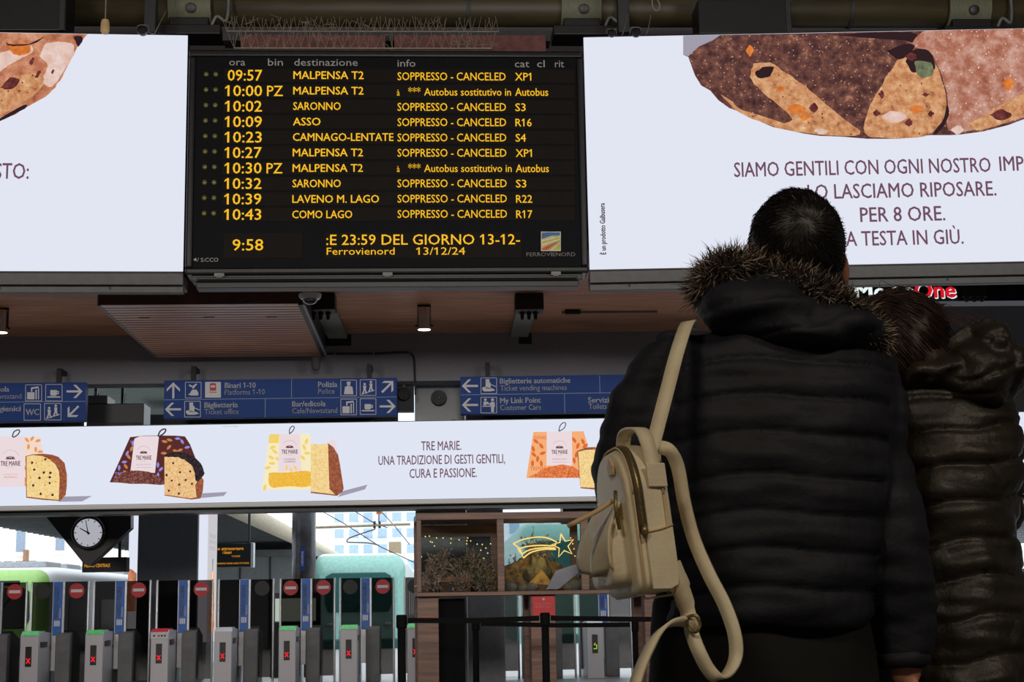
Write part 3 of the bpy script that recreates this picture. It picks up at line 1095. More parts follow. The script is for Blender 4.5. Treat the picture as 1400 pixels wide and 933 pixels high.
# thin closer rail on the wood
a, c = PZ(768, 429, z_wood - 0.03), PZ(900, 426, z_wood - 0.03)
t = thing('ceiling_rail', 'thin metal rail with a catch on the wooden ceiling', 'rail', (0, 0, 0))
MB().box(a.x, c.x, a.y - 0.012, a.y + 0.012, z_wood - 0.03, z_wood).build('rail', M_trim, t)
q = PZ(783, 429, z_wood - 0.05)
MB().box(q.x - 0.1, q.x + 0.1, q.y - 0.03, q.y + 0.03, z_wood - 0.06, z_wood).build('catch', M_blackm, t, bevel=0.01)

# black sign with lettering below the right screen
SG = Panel((1160, 383), (1310, 380), (1310, 412), (1160, 414), 15.9)
t = thing('lettered_sign', 'black illuminated sign with white and red letters below the right screen', 'sign', matrix=SG.matrix())
MB().box(0, SG.w, 0, 0.14, 0, SG.h).build('box', M_black, t, bevel=0.006)
q = MB()
panel_text(q, SG, 'Media', 1170, 1251, 408.5, 21, -0.006, 0.03)
q.build('white_letters', emis('sign_white_glow', (236, 246, 246), 1.0), t)
q = MB()
panel_text(q, SG, 'One', 1251, 1306, 407.2, 21, -0.012, 0.03)
q.build('red_letters', emis('sign_red_glow', (214, 24, 38), 1.0), t)
q = MB()
panel_text(q, SG, 'One', 1252, 1307.5, 408.4, 21, -0.005, 0.035)
q.build('letter_rims', emis('sign_rim_glow', (236, 240, 240), 1.0), t)
for u_ in (0.1, SG.w - 0.1):
    MB().box(u_ - 0.02, u_ + 0.02, 0.04, 0.08, SG.h, SG.h + 0.35).build('hanger', M_black, t)
a = P(1225, 414, 16.6)
struct_box('trim_2', (a.x + 0.2, a.x + 0.5, 16.3, 20.6, z_wood + 0.3, z_wood + 0.34), M_trim)
a, c = P(1300, 412, 16.2), P(1560, 384, 16.2)
struct_box('trim_4', (a.x, c.x, 16.2, 16.5, a.z, c.z), M_black)
# ================================================================ BLUE WAYFINDING SIGNS
M_wline = mat('sign_line', (150, 170, 196), 0.5, var=0.02)


def line_px(mb, pn, x0, y0, x1, y1, wpx=0.5, off=-0.003):
    dx, dy = x1 - x0, y1 - y0
    l = math.hypot(dx, dy) or 1
    nx, ny = -dy / l * wpx, dx / l * wpx
    return panel_poly(mb, pn, [(x0 + nx, y0 + ny), (x1 + nx, y1 + ny), (x1 - nx, y1 - ny), (x0 - nx, y0 - ny)], off)


def arrow(mb, pn, cx, cy, s, ang):
    """A bold sign arrow pointing at ang (0 = right, 90 = up)."""
    a = math.radians(ang)
    ex, ey = math.cos(a), -math.sin(a)

    def q(u, v):
        return (cx + u * ex + v * ey, cy + u * ey - v * ex)
    t = s * 0.13
    panel_poly(mb, pn, [q(-s, t), q(s * 0.8, t), q(s * 0.8, -t), q(-s, -t)], -0.003)
    for sg in (1, -1):
        panel_poly(mb, pn, [q(s, 0), q(s - s * 0.35, 0), q(s * 0.02 - 0.18 * s, sg * s * 0.82), q(s * 0.02 + 0.17 * s, sg * s * 0.82)], -0.0035 - 0.0003 * sg)


def icon(mb, pn, x0, y0, s, kind):
    """A framed pictogram; s is its size in pixels."""
    for a, c in (((0, 0), (1, 0)), ((1, 0), (1, 1)), ((1, 1), (0, 1)), ((0, 1), (0, 0))):
        line_px(mb, pn, x0 + a[0] * s, y0 + a[1] * s, x0 + c[0] * s, y0 + c[1] * s, 0.35, -0.003)

    def po(pts, off=-0.004):
        panel_poly(mb, pn, [(x0 + x * s, y0 + y * s) for x, y in pts], off)

    def di(x, y, r, off=-0.0045):
        panel_disc(mb, pn, x0 + x * s, y0 + y * s, r * s, off=off, seg=10)
    if kind == 'air':
        po([(.2, .18), (.3, .14), (.45, .24), (.68, .08), (.76, .12), (.6, .3), (.5, .42), (.44, .4), (.46, .3), (.34, .3)])
        po([(.34, .62), (.42, .48), (.68, .46), (.78, .58), (.82, .66), (.82, .84), (.3, .84), (.3, .68)])
        po([(.18, .78), (.34, .66), (.34, .74), (.24, .82)])
    elif kind == 'cup':
        po([(.28, .34), (.68, .34), (.68, .62), (.62, .68), (.34, .68), (.28, .62)])
        po([(.68, .4), (.8, .4), (.8, .58), (.68, .6), (.68, .54), (.74, .53), (.74, .46), (.68, .46)])
        po([(.1, .72), (.9, .72), (.9, .8), (.1, .8)])
    elif kind == 'news':
        po([(.1, .46), (.56, .46), (.56, .9), (.1, .9)])
        po([(.34, .16), (.8, .1), (.82, .2), (.42, .26), (.42, .42), (.34, .42)])
        po([(.62, .3), (.7, .3), (.7, .9), (.62, .9)])
        po([(.78, .22), (.84, .22), (.84, .9), (.78, .9)])
    elif kind == 'police':
        di(.5, .26, .11)
        po([(.36, .2), (.4, .1), (.6, .1), (.64, .2)])
        po([(.26, .44), (.38, .38), (.62, .38), (.74, .44), (.8, .9), (.2, .9)])
    elif kind == 'esc':
        line_px(mb, pn, x0 + .08 * s, y0 + .92 * s, x0 + .92 * s, y0 + .66 * s, 0.5)
        for cx, dy in ((.28, 0.08), (.68, -0.06)):
            di(cx, .2 + dy, .08)
            po([(cx - .1, .3 + dy), (cx + .1, .3 + dy), (cx + .08, .56 + dy), (cx + .16, .8 + dy), (cx + .06, .8 + dy), (cx, .6 + dy), (cx - .08, .84 + dy), (cx - .18, .84 + dy), (cx - .07, .55 + dy)])
    elif kind == 'ticket':
        po([(.3, .08), (.54, .08), (.54, .3), (.62, .3), (.62, .7), (.3, .7)])
        po([(.1, .6), (.3, .56), (.62, .64), (.8, .7), (.9, .8), (.6, .86), (.2, .86), (.08, .74)])
        line_px(mb, pn, x0 + .62 * s, y0 + .42 * s, x0 + .95 * s, y0 + .56 * s, 0.5)
    elif kind == 'desk':
        di(.28, .16, .09)
        di(.74, .16, .1)
        po([(.16, .28), (.4, .28), (.56, .4), (.5, .46), (.36, .42), (.36, .5), (.16, .5)])
        po([(.62, .3), (.86, .3), (.9, .6), (.84, .6), (.82, .95), (.66, .95), (.64, .55), (.54, .5), (.56, .44)])
        po([(.1, .54), (.62, .54), (.62, .6), (.1, .6)])
    elif kind == 'wc':
        panel_text(mb, pn, 'WC', x0 + .1 * s, x0 + .9 * s, y0 + .68 * s, s * 0.36, -0.004, 0.025)


def way_sign(name_lab, pn, u0_, u1_, div, verts, texts, arrows, icons):
    t = thing('wayfinding_sign', name_lab, 'sign', matrix=pn.matrix(), group='blue wayfinding signs')
    MB().box(u0_, u1_, 0.0, 0.16, 0, pn.h).build('panel', M_blue, t, bevel=0.004)
    for s, x0, x1, yb, c, bold in texts:
        q = MB()
        panel_text(q, pn, s, x0, x1, yb, c, -0.003, 0.022 if bold else 0.004)
        q.build('lettering', M_white, t)
    for a in arrows:
        q = MB()
        arrow(q, pn, *a)
        q.build('arrow', M_white, t, fix=False)
    for ic in icons:
        q = MB()
        if ic[3] == 'train':
            q.use(M_white)
            panel_poly(q, pn, [(ic[0], ic[1]), (ic[0] + ic[2], ic[1]), (ic[0] + ic[2], ic[1] + ic[2]), (ic[0], ic[1] + ic[2])], -0.003)
            q.use(M_redp)
            x, y, s = ic[:3]
            panel_poly(q, pn, [(x + .3 * s, y + .14 * s), (x + .36 * s, y + .08 * s), (x + .64 * s, y + .08 * s), (x + .7 * s, y + .14 * s), (x + .7 * s, y + .56 * s), (x + .3 * s, y + .56 * s)], -0.005)
            line_px(q, pn, x + .26 * s, y + .66 * s, x + .74 * s, y + .66 * s, 0.5, -0.005)
            q.use(M_white)
            panel_poly(q, pn, [(x + .36 * s, y + .22 * s), (x + .64 * s, y + .22 * s), (x + .64 * s, y + .36 * s), (x + .36 * s, y + .36 * s)], -0.007)
        else:
            icon(q, pn, *ic)
        q.build('pictogram', M_white if not q.mats else None, t, fix=False)
    q = MB()
    xs = [u0_, u1_]
    line = []
    v_ = (pn.uv(div[0], div[1])[1])
    q.box(u0_, u1_, -0.002, 0.001, v_ - 0.003, v_ + 0.003)
    for x, y0, y1 in verts:
        u_ = pn.uv(x, (y0 + y1) / 2)[0]
        q.box(u_ - 0.003, u_ + 0.003, -0.002, 0.001, pn.uv(x, y1)[1], pn.uv(x, y0)[1])
    q.build('divider', M_wline, t)
    for f in (0.12, 0.88):
        u_ = u0_ + (u1_ - u0_) * f
        MB().box(u_ - 0.03, u_ + 0.03, 0.06, 0.12, pn.h, pn.h + 0.2).box(u_ - 0.03, u_ + 0.03, 0.12, 0.4, pn.h + 0.14, pn.h + 0.2).build('bracket', M_dark, t)
    return t


S1 = Panel((1, 524), (117, 523), (116, 575.8), (-1, 577.3), 20.2)
S2 = Panel((224.5, 520.7), (542.5, 516.4), (542.7, 568.8), (223.5, 572.6), 20.2)
S3 = Panel((629.6, 515.4), (858, 512.4), (859.5, 563.4), (629.6, 566.9), 20.2)
w2 = S2.w
way_sign('blue wayfinding sign at the left edge pointing to newsstand and toilets', S1, S1.w - w2, S1.w, (60, 549.6), [],
         [('Bar/edicola', -33, 12.5, 536, 7, 1), ('Cafe/Newsstand', -33, 29, 545.6, 7, 0), ('Servizi igienici', -38, 28, 562.7, 7, 1), ('Toilets', -38, -13, 571.5, 7, 0)],
         [(102, 535.5, 11, 0), (100, 563, 10.5, 225)],
         [(35, 526.5, 22, 'news'), (62.5, 526, 22.5, 'cup'), (33, 552.5, 22.5, 'wc'), (61, 552, 22.5, 'esc')])
way_sign('blue wayfinding sign below the wooden panel reading Binari and Biglietteria', S2, 0, w2, (383, 545), [(398.6, 518, 544), (362.6, 545, 571)],
         [('Binari 1-10', 307.5, 349.5, 530.6, 7.2, 1), ('Platforms 1-10', 307, 362, 539.8, 7.2, 0), ('Polizia', 435, 461, 529.4, 7.2, 1), ('Police', 435, 457.5, 538.8, 7.2, 0),
          ('Biglietteria', 279.6, 325, 557.4, 7.2, 1), ('Ticket office', 279.6, 326.5, 566.6, 7.2, 0), ('Bar/edicola', 399.6, 445, 555.9, 7.2, 1), ('Cafe/Newsstand', 399.6, 461, 565.2, 7.2, 0)],
         [(237, 534, 11, 90), (236.5, 560, 11, 180), (530, 529, 11, 45), (530, 556, 11, 0)],
         [(253.5, 523, 21.5, 'air'), (280.5, 522.5, 21.5, 'train'), (466, 520, 21.5, 'police'), (492.5, 519.5, 21.5, 'esc'), (252.5, 549, 21.5, 'ticket'), (466, 546, 21.5, 'news'), (492.5, 545.5, 21.5, 'cup')])
way_sign('blue wayfinding sign beside the man pointing to ticket machines and customer care', S3, 0, w2, (744, 538.6), [(820, 514, 538), (772, 539, 565)],
         [('Biglietterie automatiche', 683.6, 779.6, 524.2, 7.2, 1), ('Ticket vending machines', 684, 775, 534, 7.2, 0), ('My Link Point', 684, 739, 551.2, 7.2, 1), ('Customer Care', 684, 740, 560.8, 7.2, 0),
          ('Servizi igienici', 804, 866, 550.5, 7.2, 1), ('Toilets', 805, 829.5, 559.4, 7.2, 0)],
         [(642.5, 528, 11, 180), (642.5, 554, 11, 180)],
         [(657.5, 517, 21.5, 'ticket'), (657.5, 543.5, 21.5, 'desk')])

# things in the gaps between the signs
a, c = P(117, 578, 21.0), P(196, 551, 21.0)
t = thing('equipment_box', 'black equipment box in the gap between the left and middle blue signs', 'box', (a.x, 21.05, a.z - 0.2))
MB().box(0, c.x - a.x, 0, 0.5, 0, c.z - a.z + 0.2).build('body', M_black, t, bevel=0.01)
d_ = P(146, 540, 21.0)
MB().box(0, d_.x - a.x, 0, 0.5, c.z - a.z + 0.2, d_.z - a.z + 0.2).build('upper_body', M_black, t, bevel=0.01)
MB().box(0.02, c.x - a.x - 0.02, -0.01, 0.0, 0.05, 0.2).build('grille', M_dark, t)
MB().box(0.05, 0.09, 0.2, 0.24, c.z - a.z + 0.2, z_bay - a.z + 0.2).build('hanger', M_black, t)

# marble pillar between the signs
pl, pr = P(568, 700, 21.3), P(637, 700, 21.3)
struct_box('pillar_marble', (pl.x, pr.x, 21.3, 22.0, 0, z_wall_bot + 0.3), M_marble, 0.01)
gl, gr = P(637, 700, 23.0), P(686, 700, 23.0)
struct_box('pillar_grey', (gl.x, gr.x, 22.6, 23.6, 0, 4.5), M_grey_panel, 0.01)
for x, y, r_, lab in ((600, 544, 11, 'round grey loudspeaker on the marble pillar between the blue signs'), (552.5, 539, 9, 'round dark loudspeaker beside the right end of the middle blue sign')):
    Ys = 21.22 if x > 560 else 20.96
    p = P(x, y, Ys)
    rr = r_ / 2087 * Ys
    t = thing('loudspeaker', lab, 'loudspeaker', p, group='round loudspeakers')
    mt = M_beam if x > 560 else M_black
    MB().tube([(0, 0.07, 0), (0, 0.0, 0), (0, -0.02, 0)], [rr * 0.9, rr, rr * 0.92], 24).build('case', M_dark, t, 'auto')
    for k, f in enumerate((0.86, 0.62, 0.4)):
        pts = [(math.cos(2 * math.pi * j / 20) * rr * f, -0.022, math.sin(2 * math.pi * j / 20) * rr * f) for j in range(21)]
        MB().tube(pts, 0.006, 6).build('ring', mt, t, True)
    MB().ell((0, -0.02, 0), rr * 0.14, 0.02, rr * 0.14, 10, 6).build('centre_cap', M_trim if x > 560 else M_dark, t, True)
    if x < 560:
        MB().box(-0.02, 0.02, -0.01, 0.07, rr * 0.8, rr + 0.35).build('stem', M_black, t)
# blue glow lamps on the sill
for x, y, lab in ((558, 571, 'pair member blue indicator lamp left on the banner edge'), (568, 571, 'right of the two tiny blue lamps on the banner')):
    pass

# ================================================================ THE LONG LED BANNER
BN = Panel((2, 585), (818.5, 573), (821.5, 678.3), (-2, 692.8), 20.0)
uL, uR = -3.0, BN.uv(1400, 620)[0] + 1.5
t = thing('led_banner', 'long low white advertising banner with boxed cakes above the ticket gates', 'advertising screen', matrix=BN.matrix())
banner = t
MB().box(uL, uR, 0, 0.02, 0, BN.h).build('lit_panel', M_led2, t)
MB().box(uL - 0.02, uR + 0.02, 0.02, 0.3, -0.004, BN.h + 0.012).build('casing', M_blackm, t)
MB().box(uL - 0.02, uR + 0.02, 0.01, 0.75, -0.06, -0.006).build('soffit', mat('soffit_grey', (206, 206, 204), 0.45, var=0.0), t, bevel=0.004)
MB().box(uL - 0.02, uR + 0.02, 0.2, 0.6, -0.115, -0.06).build('under_rail', M_blackm, t)
q = MB()
for u_ in np.arange(uL + 0.3, uR, 1.07):
    MB().box(u_ - 0.03, u_ + 0.03, 0.1, 0.2, BN.h + 0.012, BN.h + 0.03).build('strut', M_dark, t)

PK = {}


def pm(name, *c, sc=30, speck=None):
    if name not in PK:
        PK[name] = emis(name, c[0], 0.95) if len(c) == 1 else emis_noise(name, [(0.3, c[0]), (0.5, c[1]), (0.72, c[-1])], sc, 0.95, speck=speck)
    return PK[name]


L_pink = pm('pack_label', (240, 222, 226))
L_brown = pm('pack_brown', (92, 46, 46))
L_brown_p = pm('pack_brown_leaf', (200, 130, 80))
L_lilac = pm('pack_lilac', (150, 146, 224))
L_cream = pm('pack_cream', (246, 222, 206))
L_orange = pm('pack_orange', (238, 156, 88))
L_orange_d = pm('pack_orange_leaf', (226, 108, 52))
L_apricot = pm('pack_apricot', (250, 178, 122))
L_yellow = pm('pack_yellow', (250, 214, 110))
L_yel_pale = pm('pack_pale_yellow', (250, 240, 200))
L_crumb = pm('slice_crumb', (226, 176, 96), (248, 216, 146), (254, 236, 186), sc=40)
L_crumb_o = pm('slice_crumb_tan', (206, 140, 84), (240, 196, 136), (252, 224, 176), sc=40)
L_crust = pm('slice_crust', (112, 60, 44), (156, 88, 62), (190, 120, 88), sc=25)
L_choc = pm('slice_chocolate', (26, 20, 24), (48, 38, 42), (92, 76, 78), sc=60)
L_chocr = pm('pack_choc_flakes', (60, 28, 28), (112, 60, 54), (190, 140, 124), sc=60)
L_nuts = pm('pack_nuts', (190, 70, 36), (226, 112, 60), (252, 196, 130), sc=60)
L_cake = pm('pack_yellow_cake', (226, 158, 36), (246, 190, 66), (252, 214, 110), sc=60)
L_logo = pm('pack_logo_plum', (92, 50, 62))
L_rib = pm('pack_ribbon', (52, 44, 56))
L_raisin = pm('slice_raisin', (60, 38, 44))
L_peel = pm('slice_peel', (240, 170, 60))


def pic(label, *items):
    q = MB()
    off = -0.002
    for it in items:
        mt, pts = it[0], it[1]
        q.use(mt)
        if callable(pts):
            pts(q, off)
        else:
            panel_poly(q, BN, pts, off)
        off -= 0.00035
    o = q.build('cake_picture', None, banner, fix=False)
    o['label'] = label
    return o


def ribbon_px(pts, wpx):
    def f(q, off):
        sp = smooth_path([(x, y, 0) for x, y in pts], 4)
        for a_, b_ in zip(sp[:-1], sp[1:]):
            line_px(q, BN, a_.x, a_.y, b_.x, b_.y, wpx, off)
    return f


def tx(s, x0, x1, yb, cap, bold=0.0):
    return lambda q, off: panel_text(q, BN, s, x0, x1, yb, cap, off, bold)


def spots(pts, r_=1.2, seed=0):
    def f(q, off):
        rnd = random.Random(seed)
        for x, y in pts:
            panel_poly(q, BN, blob_poly([(x - r_, y), (x, y - r_), (x + r_, y), (x, y + r_)], 0.35, 2, rnd.randint(0, 999)), off)
    return f


def leaves(pts, s=4, seed=0):
    def f(q, off):
        rnd = random.Random(seed)
        for x, y in pts:
            a_ = rnd.uniform(0, 6.28)
            ca, sa = math.cos(a_), math.sin(a_)
            sh = [(-1, 0), (-0.4, 0.4), (0.3, 0.4), (1, 0), (0.3, -0.4), (-0.4, -0.4)]
            panel_poly(q, BN, [(x + s * (u * ca - v * sa), y + s * (u * sa + v * ca)) for u, v in sh], off)
    return f


def heads(cx, cy, s):
    """The emblem: three small arched heads."""
    def f(q, off):
        for dx, sc in ((-1, 0.9), (1, 0.9), (0, 1.1)):
            pts = [(cx + dx * s * 0.72 + s * 0.5 * sc * math.cos(math.pi * (1 + k / 10)), cy + s * 0.75 * sc * math.sin(math.pi * (1 + k / 10))) for k in range(11)]
            for a_, b_ in zip(pts[:-1], pts[1:]):
                line_px(q, BN, *a_, *b_, 0.45, off)
            panel_disc(q, BN, cx + dx * s * 0.72, cy - s * 0.3, s * 0.2, s * 0.26, off)
            panel_poly(q, BN, [(cx + dx * s * .72 - s * .42, cy), (cx + dx * s * .72 - s * .2, cy - s * .2), (cx + dx * s * .72 + s * .2, cy - s * .2), (cx + dx * s * .72 + s * .42, cy)], off)
    return f


def arch(cx, cy, r_):
    def f(q, off):
        for k in range(8):
            a_ = math.radians(215 + k * 16)
            a2 = a_ + 0.16
            line_px(q, BN, cx + r_ * math.cos(a_), cy + r_ * math.sin(a_), cx + r_ * math.cos(a2), cy + r_ * math.sin(a2), 0.18, off)
    return f


def label_set(cx, y_logo, wd, y_txt, cap, sub=None, y_sub=0, subcol=None, sw=8):
    it = [(L_logo, heads(cx, y_logo, wd * 0.19)), (L_logo, arch(cx, y_logo - wd * 0.02, wd * 0.46)), (L_logo, tx('TRE MARIE', cx - wd / 2, cx + wd / 2, y_txt, cap, 0.02)),
          (L_led_grey_b, tx('DAL 1896, MILANO', cx - wd / 5, cx + wd / 5, y_txt + 2.6, 1.0))]
    if sub:
        it.append((subcol or L_logo, tx(sub, cx - sw, cx + sw, y_sub, 1.9, 0.0)))
        it.append((L_led_grey_b, [(cx - sw, y_sub + 3), (cx + sw, y_sub + 3), (cx + sw, y_sub + 3.4), (cx - sw, y_sub + 3.4)]))
    return it


L_led_grey_b = M_led_grey
rn = random.Random(4)
pic('pink and orange cake box with a fruited slice at the left edge',
    (L_cream, [(33, 598), (54.7, 598), (59, 620), (61, 664), (33, 666)]),
    (L_orange, leaves([(37, 602), (44, 600), (39, 611), (49, 615), (55, 618), (52, 603), (34, 640), (34, 657), (35, 663)], 4.5, 1)),
    (L_pink, [(-26, 597), (33.7, 596.8), (33.7, 665.7), (-30, 667)]),
    (L_rib, ribbon_px([(17, 598), (19, 591), (25, 588), (27, 590), (24, 595), (18, 598.5)], 0.8)),
    *label_set(14.3, 628.5, 27, 637.2, 6.3, 'IL PANETTONE', 650, L_orange, 10),
    (L_orange, tx('MILANESE', 6, 21, 653.6, 2.2)),
    (M_led_grey, [(84, 679.5), (126, 678.5), (112.5, 686), (80, 686.5)]),
    (L_crust, [(35, 624), (45, 621.5), (60, 620.8), (71, 622), (80, 625), (88.5, 633.5), (91.8, 650), (91.5, 665), (90, 677), (82.5, 685.5), (60, 684), (36, 681)]),
    (L_crumb, [(36.5, 624.5), (45, 622.6), (58, 624), (68, 628.5), (76, 635.5), (80.5, 644), (81.7, 655), (80.5, 684), (60, 682), (37, 679.5)]),
    (L_raisin, spots([(44, 633), (47, 642.5), (60, 646.5), (69, 647), (54, 654), (68, 661), (45.5, 664), (55.5, 675.5), (72, 677), (62, 628.5), (68, 653)], 1.9, 2)),
    (L_peel, spots([(50, 634), (42, 653), (62, 663.5), (76, 659), (64, 679), (58, 630)], 1.7, 3)))
pic('brown and lilac cake box with a chocolate topped slice',
    (L_brown, [(150, 659.8), (164, 629), (177.9, 598), (196, 596), (214, 595.7), (240, 596), (252.9, 597), (260, 608), (267, 626), (262, 663), (225, 663)]),
    (L_lilac, leaves([(182, 606), (174, 620), (170, 632), (163, 640), (243, 600), (249, 604), (256, 612), (216, 636), (220, 642), (216, 650), (158, 655)], 4.2, 6)),
    (L_brown_p, leaves([(180, 614), (176, 625), (172, 638), (166, 650), (225, 604), (231, 612), (240, 617), (224, 620), (232, 602), (246, 616), (172, 646)], 4.5, 7)),
    (L_lilac, tx('TREMARIE', 178, 186, 606, 3)), (L_lilac, tx('TREMARIE', 157, 184, 650, 4)),
    (L_pink, [(184, 600), (192, 596.6), (217.5, 596.4), (212, 647), (178.3, 645.5)]),
    (L_rib, ribbon_px([(216, 597), (219, 590), (224, 587), (227, 588), (224, 593), (217, 597.5)], 1.0)),
    *label_set(196.5, 620.5, 21, 629, 5.6, 'PANETTONE AL CIOCCOLATO', 636.5, M_led_grey, 10),
    (L_chocr, blob_poly([(152, 659.5), (162, 650), (175, 645), (186, 643.5), (200, 645), (214, 650), (226, 662), (190, 662)], 0.6, 4, 8)),
    (M_led_grey, [(274, 675), (310.7, 673), (306, 678.5), (268, 682)]),
    (L_crust, [(256, 630), (268, 640), (278.6, 657), (277.5, 672), (274, 682), (262, 683.5), (225, 678), (225, 674)]),
    (L_crumb_o, [(225, 625), (240, 624), (252.8, 628), (263, 636), (267, 646), (270.4, 658), (267, 664), (269, 680), (262, 682), (225, 676.5)]),
    (L_choc, blob_poly([(225, 623.5), (232, 620), (243, 618), (256, 620), (268, 627), (277, 638), (279.5, 648), (275, 655), (268.5, 658.5), (266.5, 647), (261, 636), (252, 629), (240, 625), (230, 625.5)], 0.7, 3, 9)),
    (L_raisin, spots([(237, 633.5), (246, 646), (260, 645), (235, 657.5), (254, 657), (262.5, 662), (245, 663), (231, 671.5), (244.5, 675.5), (228, 650)], 1.7, 10)))
pic('yellow cake box with a tall golden slice',
    (L_yel_pale, [(357.9, 669.8), (368.6, 594), (424, 593.4), (428, 640), (426, 670)]),
    (L_yellow, leaves([(372, 598), (377, 604), (373, 612), (366, 640), (372, 634), (380, 628), (416, 612), (420, 620), (414, 626), (362, 667), (376, 618), (419, 604), (371, 626)], 5, 11)),
    (L_yellow, [(368.6, 594), (382, 594), (381, 606), (367, 606)]),
    (L_pink, [(382.5, 594), (410, 593.8), (412, 645), (380, 645)]),
    (L_rib, ribbon_px([(396, 594), (396, 587), (400, 583), (402.5, 585), (400, 590), (396.5, 593)], 0.6)),
    *label_set(396, 613, 22, 620.8, 5.6, 'IL PANDORO', 629, L_logo, 8),
    (L_logo, tx('CLASSICO', 389, 404, 632.2, 2.0)),
    (L_yellow, leaves([(392, 640), (398, 643), (404, 640)], 4, 13)),
    (L_cake, blob_poly([(367.5, 647), (396, 646), (425, 645), (425, 664.5), (396, 665.5), (370, 666)], 0.5, 4, 12)),
    (M_led_grey, [(468, 672), (502.5, 663), (499, 669.5), (462, 680)]),
    (L_crust, [(448, 606), (454, 603), (459.6, 608.6), (465, 636), (470, 668.6), (468, 673), (460.7, 678.5), (425, 674.5), (425, 672)]),
    (L_pink, [(448, 606), (456, 600), (460, 608), (462, 622), (456, 612)]),
    (L_crumb, [(425, 607.5), (437, 607.8), (448.5, 606.8), (449.5, 640), (450.5, 669), (458, 676.5), (425, 672.5)]))
pic('orange cake box with a pale slice beside the backpack',
    (L_apricot, [(719.6, 654), (729.3, 591), (797.9, 590), (804, 611), (806, 652), (760, 654)]),
    (L_orange_d, leaves([(733, 604), (729, 614), (740, 610), (742, 620), (735, 628), (728, 634), (740, 634), (785, 602), (790, 610), (797, 604), (800, 610), (788, 622), (730, 622), (785, 630)], 5, 14)),
    (L_orange_d, tx('TREMARIE', 729, 747, 601, 4.6)), (L_orange_d, tx('TREMARIE', 725, 752, 643.5, 5)),
    (L_pink, [(747.5, 590.7), (781.8, 590.3), (782.5, 637), (747, 637)]),
    (L_rib, ribbon_px([(764, 590), (766, 582), (771, 578), (773.5, 580), (771, 586), (764.5, 590)], 0.6)),
    *label_set(765, 613.5, 22, 621, 5.4, 'CARAMEL ROSE', 629, L_orange_d, 10),
    (L_nuts, blob_poly([(722, 653.5), (735, 646), (748, 640), (768, 636), (785, 639), (795, 648), (800, 653.5), (760, 654)], 0.7, 4, 15)),
    (M_led_grey, [(822, 668), (860, 662), (850, 670), (815, 674)]),
    (L_crust, [(789, 617), (800, 612.5), (813, 611.5), (824, 616), (828, 668), (823.6, 671), (793.6, 668)]),
    (L_crumb, [(790.5, 618), (802, 615.5), (816, 615), (823, 618), (825, 668), (793.6, 666.5)]),
    (L_orange, spots([(800, 626), (810, 640), (806, 655), (799, 644), (815, 630), (812, 660)], 1.0, 16)))
q = MB()
panel_text(q, BN, 'TRE MARIE.', 576, 630.7, 615.8, 12.2, -0.003, 0.012)
q.build('slogan_line', M_plum, banner)
q = MB()
panel_text(q, BN, 'UNA TRADIZIONE DI GESTI GENTILI,', 517.5, 690.5, 634.8, 12.2, -0.003, 0.012)
q.build('slogan_line', M_plum, banner)
q = MB()
panel_text(q, BN, 'CURA E PASSIONE.', 560, 652, 653.2, 12.2, -0.003, 0.012)
q.build('slogan_line', M_plum, banner)
q = MB()
panel_text(q, BN, 'Il pandoro classico', 305, 326, 584, 1.6, -0.003)
q.build('small_print', M_led_grey, banner)

# ================================================================ TICKET GATES
GZ = P(465, 857, 24.0).z           # cabinet top
GT = P(500, 789.5, 24.6).z         # glass top
M_green = mat('gate_green', (96, 200, 112), 0.4)
M_xred = emis('led_red', (255, 30, 45), 1.2)
M_agreen = emis('led_green', (170, 220, 40), 0.9)
M_slot = mat('reader_black', (14, 14, 16), 0.3)
M_disc_b = mat('disc_black', (18, 18, 20), 0.5)


